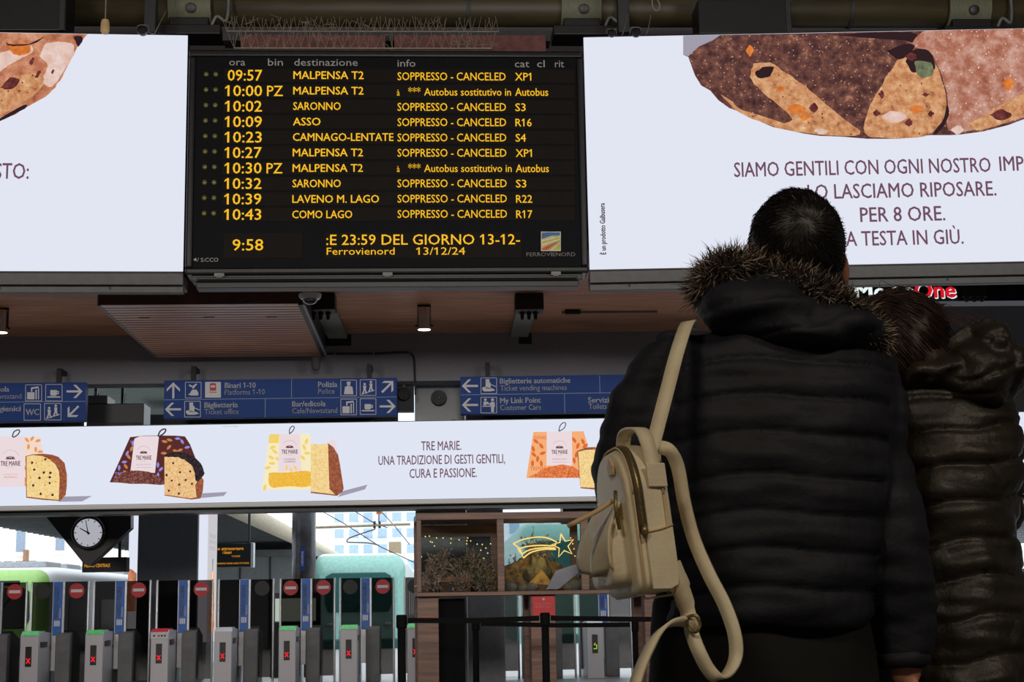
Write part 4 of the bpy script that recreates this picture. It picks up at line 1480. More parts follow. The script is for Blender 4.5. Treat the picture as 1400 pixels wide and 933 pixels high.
def gate(px, Y, label, top, left, right, arrow_green=False):
    p = P(px, 857, Y)
    t = thing('ticket_gate', label, 'ticket gate', (p.x, Y, 0), 0, 'ticket gates in the row')
    W_ = 0.26
    tall = GZ
    cb = MB()
    prof = [(0, 0.0), (0, tall - 0.05), (0.06, tall), (0.45, tall), (1.5, tall - 0.05), (1.5, 0.0)]
    cb.prism([(0, y, z) for y, z in prof], (W_, 0, 0))
    cb.build('cabinet', M_alu, t, bevel=0.008)
    tm = {'green': M_green, 'red': M_redp, 'grey': M_alu}[top]
    cp = MB()
    cp.prism([(0.01, y, z) for y, z in ((-0.002, tall - 0.05), (0.0, tall - 0.04), (0.06, tall + 0.02), (0.42, tall + 0.02), (0.42, tall - 0.0), (0.06, tall))], (W_ - 0.02, 0, 0))
    cap = cp.build('reader_top', tm, t, bevel=0.003)
    if top == 'red':
        q = MB().box(0.0, W_, -0.012, 0.0, tall - 0.13, tall - 0.03)
        q.build('label_plate', M_white, t, bevel=0.002)
        q = MB()
        for k, c in enumerate((0.05, 0.12, 0.165, 0.21)):
            q.use(M_redp if k == 1 else M_disc_b).box(c - 0.014, c + 0.014, -0.0145, -0.012, tall - 0.095, tall - 0.07)
        q.build('symbols', None, t)
    MB().box(W_, W_ + 0.012, 0.12, 0.5, tall - 0.22, tall - 0.14).build('sensor', M_slot, t)
    MB().box(W_, W_ + 0.012, 0.7, 1.1, tall - 0.26, tall - 0.2).build('sensor', M_slot, t)
    q = MB().box(0.08, 0.17, -0.008, 0.02, tall - 0.49, tall - 0.2)
    d = q.build('display', M_slot, t)
    q = MB()
    if arrow_green:
        q.tube([(0.1, -0.012, tall - 0.42), (0.15, -0.012, tall - 0.42), (0.15, -0.012, tall - 0.36), (0.11, -0.012, tall - 0.36), (0.13, -0.012, tall - 0.33)], 0.007, 4)
    else:
        q.tube([(0.1, -0.012, tall - 0.44), (0.15, -0.012, tall - 0.37)], 0.007, 4).tube([(0.15, -0.012, tall - 0.44), (0.1, -0.012, tall - 0.37)], 0.007, 4)
    q.build('signal', M_agreen if arrow_green else M_xred, d)
    # glass frame across the lane
    y0 = 0.75
    x0, x1 = -0.05, 0.80
    for x in (x0, x1):
        MB().tube([(x, y0, 0.0), (x, y0, GT - 0.03), (x, y0, GT)], [0.018, 0.018, 0.012], 10).build('post', M_post, t, 'auto')
    bx0, bx1 = 0.27, 0.45
    MB().box(bx0, bx1, y0 - 0.03, y0 + 0.03, 0.3, GT - 0.01).build('sign_post', M_post, t, bevel=0.004)
    MB().box(bx0 + 0.012, bx1 - 0.03, y0 - 0.036, y0 - 0.03, GZ - 0.06, GT - 0.012).build('name_plate', M_blue_l, t)
    q = MB()
    cxx = (bx0 + bx1 - 0.018) / 2
    put_text(q, 'FERROVIENORD', 0, 0.46, 0, 0.062, bold=0.012, axis=lambda u, v: (cxx + 0.018 - v, y0 - 0.039, GZ + 0.20 + u))
    put_text(q, 'FNMGROUP', 0, 0.15, 0, 0.026, axis=lambda u, v: (cxx + 0.052 - v, y0 - 0.039, GZ + 0.20 + u))
    for k in range(3):
        q.box(cxx - 0.045 + k * 0.03, cxx - 0.021 + k * 0.03, y0 - 0.039, y0 - 0.036, GZ + 0.08, GZ + 0.165)
    q.build('lettering', M_white, t)
    MB().box(x0 + 0.018, bx0, y0 - 0.005, y0 + 0.005, 0.12, GT - 0.01).build('glass_pane', M_smoke, t)
    MB().box(bx1, x1 - 0.018, y0 - 0.005, y0 + 0.005, 0.12, GT - 0.01).build('glass_pane', M_smoke, t)
    # the folded barrier leaf and its housing behind
    MB().prism([(W_ + 0.1, 0.6, 0.0), (W_ + 0.1, 0.6, tall - 0.04), (W_ + 0.1, 0.9, tall + 0.02), (W_ + 0.1, 1.3, tall - 0.1), (W_ + 0.1, 1.3, 0)], (0.22, 0, 0)).build('barrier_housing', M_beam, t, bevel=0.01)
    for side, kind in (('l', left), ('r', right)):
        if not kind:
            continue
        cx = (x0 + bx0) / 2 if side == 'l' else (bx1 + x1) / 2
        r_ = 0.115
        cz = GT - 0.15
        q = MB().cyl((cx, y0 - 0.014, cz), (cx, y0 - 0.006, cz), r_, 28)
        o = q.build('no_entry_disc' if kind == 'red' else 'black_disc', M_redp if kind == 'red' else M_disc_b, t)
        if kind == 'red':
            MB().box(cx - 0.085, cx + 0.085, y0 - 0.018, y0 - 0.014, cz - 0.022, cz + 0.022).build('white_bar', M_white, o)
    return t


gate(-60, 23.0, 'ticket gate cut by the left edge with a red no entry disc', 'green', None, 'red')
gate(28.5, 23.1, 'ticket gate below the clock with black disc left and red disc right', 'green', 'black', 'red')
gate(117, 23.3, 'green topped ticket gate left of the dark pillar with one red disc', 'green', None, 'red')
gate(206.5, 23.5, 'ticket gate in front of the dark pillar with red and white top', 'red', None, 'red')
gate(293.5, 23.7, 'ticket gate with grey top and black disc in front of the amber platform display', 'grey', None, 'black')
gate(381, 23.85, 'ticket gate with two red discs in front of a pale lit screen', 'green', 'red', 'red')
gate(465.5, 24.0, 'ticket gate in front of the teal train with black and red discs', 'green', 'black', 'red')
gate(556.5, 24.1, 'ticket gate half hidden by the left post of the wooden display case', 'green', 'black', None)
gate(642, 24.2, 'ticket gate behind the open middle of the wooden display case', 'grey', None, None)
gate(722, 24.3, 'ticket gate hidden behind the post with the red notice', 'grey', None, None)
gate(802, 24.4, 'ticket gate with a green arrow display right of the red notice', 'grey', None, None, True)
# ================================================================ CLOCK ON ITS TRIANGULAR HOUSING
CKY = 22.4
t = thing('station_clock', 'round white station clock on a black triangular housing under the banner', 'clock', P(122, 729, CKY))
o = t.location
rr = 20.5 / 2087 * CKY
tri = [P(x, y, CKY) - o for x, y in ((56, 700), (178, 699), (178, 722), (122, 774), (114, 772))]
q = MB().prism([(p.x, 0.05, p.z) for p in tri], (0, 0.22, 0))
q.build('housing', M_black, t, bevel=0.006)
MB().cyl((0, 0.05, 0), (0, -0.066, 0), rr * 1.04, 40).build('case', M_blackm, t, 'auto')
MB().tube([(math.cos(2 * math.pi * k / 40) * rr * 1.0, -0.07, math.sin(2 * math.pi * k / 40) * rr * 1.0) for k in range(41)], 0.022, 8).build('rim', M_blackm, t, True)
MB().cyl((0, -0.066, 0), (0, -0.072, 0), rr * 0.94, 36).build('dial', emis('clock_dial_lit', (196, 196, 206), 0.75), t)
q = MB()
for s_ in (-0.5, 0.4):
    MB().box(s_ - 0.02, s_ + 0.02, 0.1, 0.14, tri[0].z - 0.03, z_bay - o.z).build('hanger', M_black, t)
for k in range(12):
    a_ = math.radians(30 * k)
    p1 = Vector((math.sin(a_), 0, math.cos(a_)))
    sd = Vector((math.cos(a_), 0, -math.sin(a_))) * rr * 0.03
    b0, b1 = p1 * rr * 0.76, p1 * rr * 0.88
    q.flat([b0 - sd + Vector((0, -.074, 0)), b0 + sd + Vector((0, -.074, 0)), b1 + sd + Vector((0, -.074, 0)), b1 - sd + Vector((0, -.074, 0))])
q.build('hour_marks', mat('clock_marks', (120, 120, 126), 0.5), t)
for ang, ln, wd, nm in ((-61, 0.62, 0.045, 'hour_hand'), (-12, 0.84, 0.032, 'minute_hand')):
    a_ = math.radians(ang)
    d_ = Vector((math.sin(a_), 0, math.cos(a_)))
    s_ = Vector((math.cos(a_), 0, -math.sin(a_))) * rr * wd
    yv = Vector((0, -0.08, 0))
    MB().prism([d_ * -rr * 0.14 - s_ + yv, d_ * -rr * 0.14 + s_ + yv, d_ * rr * ln + s_ * 0.6 + yv, d_ * rr * ln - s_ * 0.6 + yv], (0, -0.004, 0)).build(nm, M_black, t)
MB().cyl((0, -0.075, 0), (0, -0.09, 0), rr * 0.07, 14).build('hub', M_black, t)

# amber display box behind the clock
a, c = P(112, 783, 24.6), P(174, 762, 24.6)
t = thing('platform_display', 'black platform display with an amber line just behind the clock', 'display', (a.x, 24.6, a.z))
wd, hg = c.x - a.x, c.z - a.z
MB().box(0, wd, 0, 0.2, 0, hg).build('case', M_black, t, bevel=0.006)
q = MB()
put_text(q, 'MILANO CENTRALE', wd * 0.05, wd * 0.62, hg * 0.34, hg * 0.22, -0.004, 0.01)
q.build('amber_text', M_amber_dim, t)
for f in (0.2, 0.8):
    MB().box(wd * f - 0.02, wd * f + 0.02, 0.08, 0.12, hg, z_bay - a.z).build('hanger', M_black, t)

# ================================================================ PILLARS AND LED STRIPS BEHIND THE GATES
PY = 25.6
a, c = P(188, 760, PY), P(270, 760, PY)
struct_box('pillar_dark', (a.x, c.x, PY, PY + 0.95, 0, 4.4), mat('pillar_charcoal', (66, 66, 70), 0.6, var=0.06), 0.01)
l1 = P(175.5, 760, PY)
t = thing('led_column', 'white lit advertising strip on the left of the dark pillar', 'advertising screen', (l1.x, PY + 0.02, 0.8))
MB().box(0, a.x - l1.x - 0.01, 0.0, 0.9, 0, 3.3).build('lit_panel', M_led2, t)
zb = P(182, 777, PY).z - 0.8
MB().flat([(0.0, -0.004, zb), (0.07, -0.004, zb - 0.03), (a.x - l1.x - 0.01, -0.004, zb - 0.09), (a.x - l1.x - 0.01, -0.004, zb - 0.7), (0.0, -0.004, zb - 0.7)]).build('loaf_picture', M_crust_m, t, fix=False)
l2, l3 = P(271, 760, PY), P(283, 760, PY)
t = thing('led_column', 'white lit advertising strip on the right of the dark pillar with slim orange box', 'advertising screen', (l2.x + 0.005, PY + 0.02, 0.3))
wq = l3.x - l2.x
MB().box(0, wq, 0.0, 1.05, 0.35, 3.8).build('lit_panel', M_led2, t)
MB().box(wq, wq + 0.01, 0.02, 1.03, 0.36, 3.8).build('side_panel', emis('led_side', (206, 204, 208), 0.95), t)
xs = wq + 0.012
q = MB()
q.use(M_led_grey)
for yy, zz, ln in ((0.18, 2.06, 0.7), (0.16, 1.96, 0.72), (0.2, 1.86, 0.62), (0.34, 2.55, 0.32), (0.3, 2.65, 0.4), (0.36, 2.45, 0.28)):
    put_text(q, 'PIENO DI GESTI', yy, yy + ln, zz, 0.06, axis=lambda u, v: (xs, u, v))
q.use(L_apricot)
q.flat([(xs, 0.14, 0.5), (xs, 0.9, 0.5), (xs, 0.72, 1.5), (xs, 0.32, 1.5)])
q.use(L_orange_d)
for y_, z_, s_ in ((0.3, 0.8, 0.08), (0.7, 0.9, 0.08), (0.25, 0.65, 0.06), (0.75, 0.6, 0.09), (0.42, 1.3, 0.05)):
    q.flat([(xs + 0.002, y_ - s_, z_), (xs + 0.002, y_, z_ + s_ * 0.6), (xs + 0.002, y_ + s_, z_ + s_), (xs + 0.002, y_, z_ - s_ * 0.4)])
q.use(L_pink).flat([(xs + 0.001, 0.42, 0.8), (xs + 0.001, 0.64, 0.8), (xs + 0.001, 0.6, 1.5), (xs + 0.001, 0.45, 1.5)])
q.use(L_rib).flat([(xs + 0.001, 0.5, 1.5), (xs + 0.001, 0.53, 1.5), (xs + 0.001, 0.58, 1.72), (xs + 0.001, 0.5, 1.7)])
q.build('cake_picture', None, t, fix=False)
MB().box(0, wq, 0.0, 1.05, 0.0, 0.35).build('plinth', M_white, t)

# round column
cl, cr = P(397.5, 760, 27.5), P(430.5, 760, 27.5)
rc = (cr.x - cl.x) / 2
struct(MB().cyl(((cl.x + cr.x) / 2, 27.5 + rc, 0), ((cl.x + cr.x) / 2, 27.5 + rc, 4.6), rc, 40).build('pillar_round', M_marble, None, True))
p = P(413.5, 765, 27.48)
t = thing('column_sign', 'narrow blue sign on the round dark column', 'sign', p)
hh = 15.5 / 2087 * 27.5
MB().box(-0.035, 0.035, -0.03, 0.02, -hh, hh).build('plate', M_blue, t)
q = MB()
put_text(q, 'CADORNA', 0, hh * 1.3, 0, 0.04, axis=lambda u, v: (0.02 - v, -0.034, -hh * 0.6 + u))
q.build('lettering', M_white, t)

# hanging amber display
a, c = P(297, 776, 29.0), P(343, 743, 29.0)
t = thing('platform_display', 'hanging black platform display with amber text right of the dark pillar', 'display', (a.x, 29.0, a.z))
wd, hg = c.x - a.x, c.z - a.z
MB().box(-0.25, wd, 0, 0.25, 0, hg).build('case', M_black, t, bevel=0.006)
MB().box(wd, wd + 0.05, -0.01, 0.26, -0.01, hg + 0.01).build('end_cap', M_post, t, bevel=0.004)
q = MB()
put_text(q, 'Vietato attraversare', -0.2, wd * 0.78, hg * 0.72, hg * 0.13, -0.004, 0.012)
put_text(q, 'i binari', wd * 0.16, wd * 0.42, hg * 0.56, hg * 0.13, -0.004, 0.012)
put_text(q, '13.12.2024', wd * 0.44, wd * 0.68, hg * 0.42, hg * 0.07, -0.004)
put_text(q, 'VIETATO ATTRAVERSARE I BINARI USARE I SOTTOPASSI', -0.2, wd * 0.95, hg * 0.12, hg * 0.07, -0.004)
q.build('amber_text', M_amber_dim, t)
p = P(339, 743, 29.1)
MB().cyl((wd * 0.92, 0.12, hg), (wd * 0.92, 0.12, 3.15 - a.z), 0.025, 10).build('hanger', M_dark, t)

# ================================================================ OUTSIDE: CANOPY, TRAINS, CITY
M_slat = mat('canopy_slats', (86, 90, 92), 0.5, var=0.1)
M_cream = mat('cream_pipe', (206, 196, 172), 0.5, var=0.08)
zcan = 3.15
e1 = PZ(0, 722, zcan).x
e2 = PZ(330, 705, zcan).x
t = thing('platform_canopy', 'dark slatted canopy over the platform between the two trains', 'canopy', ((e1 + e2) / 2, 26.0, zcan))
x0, x1 = e1 - (e1 + e2) / 2, e2 - (e1 + e2) / 2
MB().box(x0, x1, 0, 95, 0.14, 0.25).build('deck', M_dark, t)
for k in range(90):
    y = 0.2 + k * 0.55 if k < 50 else 27.7 + (k - 50) * 1.6
    MB().box(x0, x1 - 0.1, y, y + 0.12, 0.0, 0.14).build('slat', M_slat, t)
MB().cyl((x1 + 0.1, -0.5, 0.05), (x1 + 0.1, 95, 0.05), 0.2, 24).build('edge_pipe', M_cream, t, True)
for y in (30, 60):
    MB().cyl(((x0 + x1) / 2, y, -zcan), ((x0 + x1) / 2, y, 0.14), 0.15, 16).build('post', M_dark, t, True)
xr0 = PZ(1378, 690, zcan).x
t = thing('platform_canopy', 'dark slatted canopy over the far right platform beyond the woman', 'canopy', (xr0 + 5, 26.0, zcan))
MB().box(-5, 5, 0, 40, 0.14, 0.25).build('deck', M_dark, t)
for k in range(40):
    MB().box(-5, 5, 0.2 + k, 0.4 + k, 0.0, 0.14).build('slat', M_slat, t)
MB().cyl((-5.1, -0.5, 0.05), (-5.1, 40, 0.05), 0.12, 20).build('edge_pipe', M_cream, t, True)
MB().cyl((0, 20, -zcan), (0, 20, 0.14), 0.15, 16).build('post', M_dark, t, True)
# lower grey roof further along the platform
a, c = P(300, 800, 46), P(400, 752, 46)
t = thing('platform_building', 'low grey panelled building on the platform beyond the amber display', 'building', (a.x - 1.5, 46, 0))
MB().box(0, c.x - a.x + 2.0, 0, 12, 0, c.z - 0.2).build('wall', mat('grey_cladding', (120, 124, 124), 0.6, var=0.06), t)
MB().box(-0.2, c.x - a.x + 2.2, -0.3, 12, c.z - 0.2, c.z).build('roof', M_beam, t)
for k in range(4):
    xx = 0.3 + k * (c.x - a.x + 1.4) / 4
    MB().box(xx, xx + 0.05, -0.02, 0.0, 0.0, c.z - 0.2).build('joint', M_dark, t)
# pale lit screen behind the gates
a, c = P(376, 850, 27.0), P(432, 818, 27.0)
t = thing('ticket_screen', 'pale green lit screen in a black stand behind the ticket gates', 'screen', (a.x, 27.0, 0))
wd = c.x - a.x
MB().box(-0.08, wd + 0.08, 0.0, 0.18, 0.0, c.z + 0.1).build('stand', M_black, t, bevel=0.01)
MB().box(0.0, wd, -0.006, 0.0, a.z, c.z).build('screen', emis('pale_green_screen', (190, 208, 190), 0.8), t)
MB().box(0.0, wd, -0.03, 0.0, a.z - 0.02, a.z).build('shelf', M_trim, t)

M_tgreen = mat('train_green', (150, 196, 108), 0.3, var=0.04)
M_twhite = mat('train_white', (226, 228, 228), 0.35, var=0.04)
M_tteal = mat('train_teal', (142, 190, 178), 0.3, var=0.06)
M_tteal_d = mat('train_dark_teal', (40, 92, 88), 0.3, var=0.06)
M_tglass = mat('train_glass', (26, 34, 38), 0.1, var=0.1)
M_tblue = mat('train_blue', (40, 84, 140), 0.35, var=0.05)
M_troof = mat('train_roof_grey', (168, 172, 176), 0.6, var=0.06)


def train(label, xc, Y, ztop, wid, cmain, cnose, cglass, roofbits=True, lamps=True):
    """A cab end facing the hall: lofted nose, windscreen, side windows and the cars receding behind."""
    t = thing('train', label, 'train', (xc, Y, 0))
    hw = wid / 2
    zb = -0.1

    def ring(y, s, top, zlow=zb):
        r_ = 0.35 * s
        pts = []
        for cx, cz, a0 in ((hw * s - r_, top - r_ * 1.1, 0), (-hw * s + r_, top - r_ * 1.1, 90)):
            for k in range(7):
                a_ = math.radians(a0 + 15 * k)
                pts.append((cx + r_ * math.cos(a_), y, cz + r_ * 1.1 * math.sin(a_)))
        pts += [(-hw * s, y, zlow), (hw * s, y, zlow)]
        return pts
    q = MB()
    q.loft([ring(0.0, 0.80, ztop - 0.55), ring(0.15, 0.88, ztop - 0.32), ring(0.5, 0.95, ztop - 0.14), ring(1.2, 1.0, ztop - 0.03), ring(2.5, 1.0, ztop), ring(40, 1.0, ztop)])
    q.build('body', cmain, t, 'auto')
    q = MB()
    q.loft([ring(-0.03, 0.81, ztop - 0.52), ring(0.13, 0.895, ztop - 0.29), ring(0.48, 0.965, ztop - 0.11)])
    q.build('nose', cnose, t, 'auto')
    # windscreen
    q = MB()
    pts = []
    zt, zl = ztop - 0.62, ztop - 1.75
    for x, z in ((-hw * 0.62, zl), (hw * 0.62, zl), (hw * 0.7, zl + 0.25), (hw * 0.68, zt - 0.1), (hw * 0.55, zt), (-hw * 0.55, zt), (-hw * 0.68, zt - 0.1), (-hw * 0.7, zl + 0.25)):
        pts.append((x, -0.075, z))
    q.prism(pts, (0, 0.05, 0))
    q.build('windscreen', cglass, t, False, 0.03)
    MB().tube([(-0.1, -0.09, zl + 0.05), (0.25, -0.1, zl + 0.5), (0.5, -0.1, zl + 0.85)], 0.015, 6).build('wiper', M_black, t)
    if roofbits:
        MB().box(-hw * 0.5, hw * 0.5, -0.06, -0.02, ztop - 0.56, ztop - 0.42).build('destination_box', M_black, t, bevel=0.02)
    for s in (-1, 1):
        MB().ell((s * hw * 0.6, -0.05, zl - 0.35), 0.12, 0.06, 0.07, 14, 8).build('headlamp', M_post, t, True)
    MB().box(-hw * 0.82, hw * 0.82, -0.08, 0.3, -0.1, 0.28).build('bumper', M_tblue if cnose is M_tgreen else M_tteal_d, t, bevel=0.04)
    q = MB()
    for s in (-1, 1):
        for k in range(8):
            y = 2.6 + k * 4.4
            MB().box(s * hw - 0.02, s * hw + 0.012, y, y + 2.6, ztop - 1.9, ztop - 0.9).build('side_window', M_tglass, t, bevel=0.03)
    MB().box(hw - 0.005, hw + 0.012, 1.0, 40, -0.1, 0.25).build('side_band', M_tblue, t)
    if roofbits:
        for k, y in enumerate((1.6, 4.2, 8.0, 13.0)):
            MB().box(-hw * 0.7, hw * 0.7, y, y + 1.8, ztop - 0.02, ztop + 0.16).build('roof_unit', M_troof, t, bevel=0.03)
            for j in range(5):
                MB().box(-hw * 0.6 + j * 0.34, -hw * 0.6 + j * 0.34 + 0.2, y + 0.2, y + 1.6, ztop + 0.16, ztop + 0.18).build('roof_grille', M_dark, t)
    return t


TY = 44.0
xr = P(64, 820, TY).x
train('green and white train at the left platform behind the first gates', xr - 1.5, TY, P(60, 773, TY).z, 3.0, M_twhite, M_tgreen, M_tglass)
xa, xb = P(424, 800, TY + 1).x, P(556, 800, TY + 1).x
train('teal and white train beside the round dark column', (xa + xb) / 2, TY + 1, P(480, 754, TY + 1).z, xb - xa, M_twhite, M_tteal, M_tteal_d, False)
xa, xb = P(712, 800, TY + 3).x, P(838, 800, TY + 3).x
train('teal train seen through the middle pane of the display case', (xa + xb) / 2, TY + 3, P(740, 712, TY + 3).z, xb - xa, M_tteal, M_tteal, M_tteal_d, False)
xa = P(1384, 800, 40).x
train('bright green train at the right edge beyond the woman', xa + 1.5, 40.0, P(1400, 775, 40).z, 3.0, M_twhite, mat('train_lime', (140, 206, 40), 0.3), M_tglass, False)

# city
M_facade = mat('white_render', (232, 228, 216), 0.8, var=0.04)
M_tower = mat('tower_white', (236, 240, 244), 0.8, var=0.03)
M_towin = mat('tower_window', (160, 182, 206), 0.3, var=0.15)
M_shut = mat('window_blue_grey', (138, 152, 168), 0.4, var=0.1)
M_tile = mat('roof_tile', (150, 110, 90), 0.8)
a, c = P(-80, 850, 90), P(118, 690, 90)
t = thing('building', 'cream rendered house with grey windows behind the left train', 'building', (a.x, 90, 0))
MB().box(0, c.x - a.x, 0, 12, 0, 14).build('wall', M_facade, t)
for x, y0_, y1_, w_ in ((29, 712, 755, 14), (83, 700, 753, 14), (-20, 705, 755, 14), (29, 775, 805, 14), (83, 775, 805, 14)):
    p, p2 = P(x - w_ / 2, y1_, 90), P(x + w_ / 2, y0_, 90)
    f = MB().box(p.x - a.x - 0.08, p2.x - a.x + 0.08, -0.06, 0.02, p.z - 0.1, p2.z + 0.08).build('window', M_twhite, t)
    MB().box(p.x - a.x, p2.x - a.x, -0.08, -0.05, p.z, p2.z).build('pane', M_shut, f)
    MB().box(p.x - a.x - 0.2, p2.x - a.x + 0.2, -0.2, 0.02, p.z - 0.25, p.z - 0.1).build('sill', M_facade, f)
p, p2 = P(30, 800, 89), P(36, 752, 89)
MB().box(p.x - a.x, p2.x - a.x, -1.0, -0.4, 0, p2.z).build('chimney', M_tile, t)
a, c = P(446, 850, 190), P(600, 640, 190)
t = thing('tower_block', 'pale high-rise block with many windows beyond the teal train', 'building', (a.x, 190, 0))
MB().box(0, c.x - a.x, 0, 20, 0, 40).build('wall', M_tower, t)
n = 0
for ci in range(7):
    for ri in range(9):
        x = 1.0 + ci * (c.x - a.x - 1.5) / 7
        z = P(500, 835, 190).z + 1 + ri * 1.95
        MB().box(x, x + 1.1, -0.1, 0.05, z, z + 1.1).build('window', M_towin, t)
for ri in range(9):
    z = P(500, 835, 190).z + 0.55 + ri * 1.95
    MB().box(3.8, 7.4, -0.5, 0.0, z, z + 0.35).build('balcony', mat('balcony_grey', (196, 204, 214), 0.7), t)
a, c = P(680, 850, 170), P(860, 600, 170)
t = thing('tower_block', 'white block seen through the display case beyond the second teal train', 'building', (a.x, 170, 0))
MB().box(0, c.x - a.x, 0, 20, 0, 40).build('wall', M_tower, t)
for ci in range(5):
    for ri in range(6):
        MB().box(1.5 + ci * 2.8, 2.6 + ci * 2.8, -0.1, 0.05, 6 + ri * 3, 7.6 + ri * 3).build('window', M_towin, t)

# overhead line
M_cat = mat('catenary_beige', (170, 152, 122), 0.6)
Yc = 36
a, c = P(428, 722, Yc), P(561, 717, Yc)
t = thing('catenary_boom', 'beige overhead line boom with a hanging arm and orange number plate', 'overhead line', (a.x, Yc, a.z))
MB().cyl((-0.1, 0, -a.z), (-0.1, 0, 0.8), 0.09, 12).build('mast', M_cat, t, True)
MB().tube([(-0.1, 0, 0), (c.x - a.x, 0, c.z - a.z)], 0.03, 10).build('boom', M_cat, t, True)
pts = [P(512, 719, Yc), P(512, 724, Yc), P(500, 728, Yc), P(478, 736, Yc), P(474.5, 741, Yc), P(480, 742, Yc), P(505, 743, Yc), P(518, 746, Yc)]
MB().tube(smooth_path([p - a for p in pts]), 0.016, 8).build('registration_arm', M_beam, t, True)
for x in (512, 519):
    p = P(x, 719, Yc) - a
    MB().tube([(p.x, 0, p.z - 0.06), (p.x, 0, p.z + 0.1)], 0.03, 8).build('insulator', M_dark, t, True)
p = P(519, 719, Yc) - a
p2 = P(518, 700, Yc) - a
MB().cyl((p2.x, 0, p.z), (p2.x, 0, p2.z), 0.012, 6).build('rod', M_dark, t)
pl = MB().box(p2.x - 0.06, p2.x + 0.06, -0.02, 0.0, p2.z - 0.06, p2.z + 0.1).build('number_plate', mat('plate_orange', (226, 120, 50), 0.5), t)
q = MB()
put_text(q, '6', p2.x - 0.02, p2.x + 0.02, p2.z - 0.02, 0.08, -0.024, 0.01)
q.build('number', M_black, pl)
for i, (pts, lab) in enumerate(((((434, 696), (470, 716), (520, 748), (572, 772)), 'overhead wire sagging from the banner towards the teal train roof'),
                               (((470, 690), (512, 716), (530, 722)), 'upper overhead wire running to the beige boom'),
                               (((512, 690), (540, 720), (560, 745)), 'steep overhead wire right of the orange number plate'))):
    tag(MB().tube([P(x, y, Yc + 0.5 + i) for x, y in pts], 0.012, 6).build('overhead_wire', M_dark, None, True), lab, 'wire', 'overhead wires')
p = P(540, 762, 100)
tag(MB().box(p.x - 0.4, p.x + 0.4, 100, 100.6, 0, P(540, 741, 100).z).build('line_post', M_cat, None, bevel=0.03), 'beige post rising beside the roof of the teal train', 'post')

# louvre unit under the banner on the right
a, c = P(770, 705, 21.6), P(905, 692, 21.6)
t = thing('air_curtain', 'dark louvred air curtain unit under the banner above the display case', 'air curtain', (a.x, 21.6, a.z - 0.1))
hg = c.z - a.z + 0.1
MB().box(0, c.x - a.x + 1.0, 0.03, 0.5, 0, hg + 0.1).build('case', M_black, t, bevel=0.006)
for xx in (0.3, c.x - a.x):
    MB().box(xx, xx + 0.04, 0.2, 0.24, hg + 0.1, hg + 1.5).box(xx, xx + 0.04, -0.36, 0.2, hg + 1.44, hg + 1.5).build('hanger', M_black, t)
for k in range(5):
    MB().box(0.03, c.x - a.x + 0.97, 0.0, 0.03, 0.02 + k * hg / 5, 0.035 + k * hg / 5).build('louvre', M_trim, t)

# ================================================================ WOODEN DISPLAY CASE WITH A CHRISTMAS SCENE
NP = Panel((569.7, 702), (915, 698), (917, 811), (570, 816), 18.0)
dp = 0.95
t = thing('display_case', 'long brown wooden display case with glass panes on posts', 'display case', matrix=NP.matrix())
case = t


def np_u(x, y=760):
    return NP.uv(x, y)[0]


def np_v(y, x=680):
    return NP.uv(x, y)[1]


w, h = NP.w, NP.h
m1, m2, m3, m4 = np_u(680), np_u(689.5), np_u(794.5), np_u(805)
rb = np_v(810, 620)
rt = np_v(711, 620)
lf = np_u(576)
MB().box(-0.01, w + 0.01, -0.04, dp, 0, rb).build('base_board', M_wood_dark, t, bevel=0.006)
MB().box(0, w, 0, dp, rt, h).build('top_board', M_wood_dark, t, bevel=0.006)
for xx0, xx1 in ((0, lf), (m1, m2), (m3, m4), (w - lf, w)):
    MB().box(xx0, xx1, 0.0, 0.06, rb, rt).build('mullion', M_wood_dark, t, bevel=0.004)
    MB().box(xx0, xx1, dp - 0.06, dp, rb, rt).build('mullion', M_wood_dark, t, bevel=0.004)
for xx0, xx1 in ((lf, m1), (m2, m3), (m4, w - lf)):
    MB().box(xx0, xx1, 0.025, 0.033, rb, rt).build('glass_pane', M_glass, t)
    MB().box(xx0, xx1, dp - 0.04, dp - 0.035, rb, rt).build('back_glass_pane', M_glass, t)
MB().box(lf, m1, dp - 0.08, dp - 0.045, rt - 0.16, rt - 0.02).build('inner_rail', M_wood_dark, t)
zf = -NP.o.z
for x0_, x1_ in ((571, 600), (726, 760), (882, 910)):
    ua, ub = np_u(x0_, 830), np_u(x1_, 830)
    MB().box(ua, ub, 0.05, 0.25, zf, 0.0).build('leg', M_wood_dark, t, bevel=0.006)
    MB().box(ua, ub, dp - 0.2, dp - 0.02, zf, 0.0).build('leg', M_wood_dark, t, bevel=0.006)
ua, ub = np_u(601, 830), np_u(637, 830)
MB().box(ua, ub, 0.2, 0.3, zf, -0.03).build('dark_panel', M_matte, t, bevel=0.004)
M_cop = mat('copper_plate', (150, 84, 50), 0.5)
for x in (585, 893):
    uu = np_u(x, 845)
    MB().box(uu - 0.08, uu + 0.08, 0.044, 0.05, np_v(852, x), np_v(843, x)).build('plate', M_cop, t)
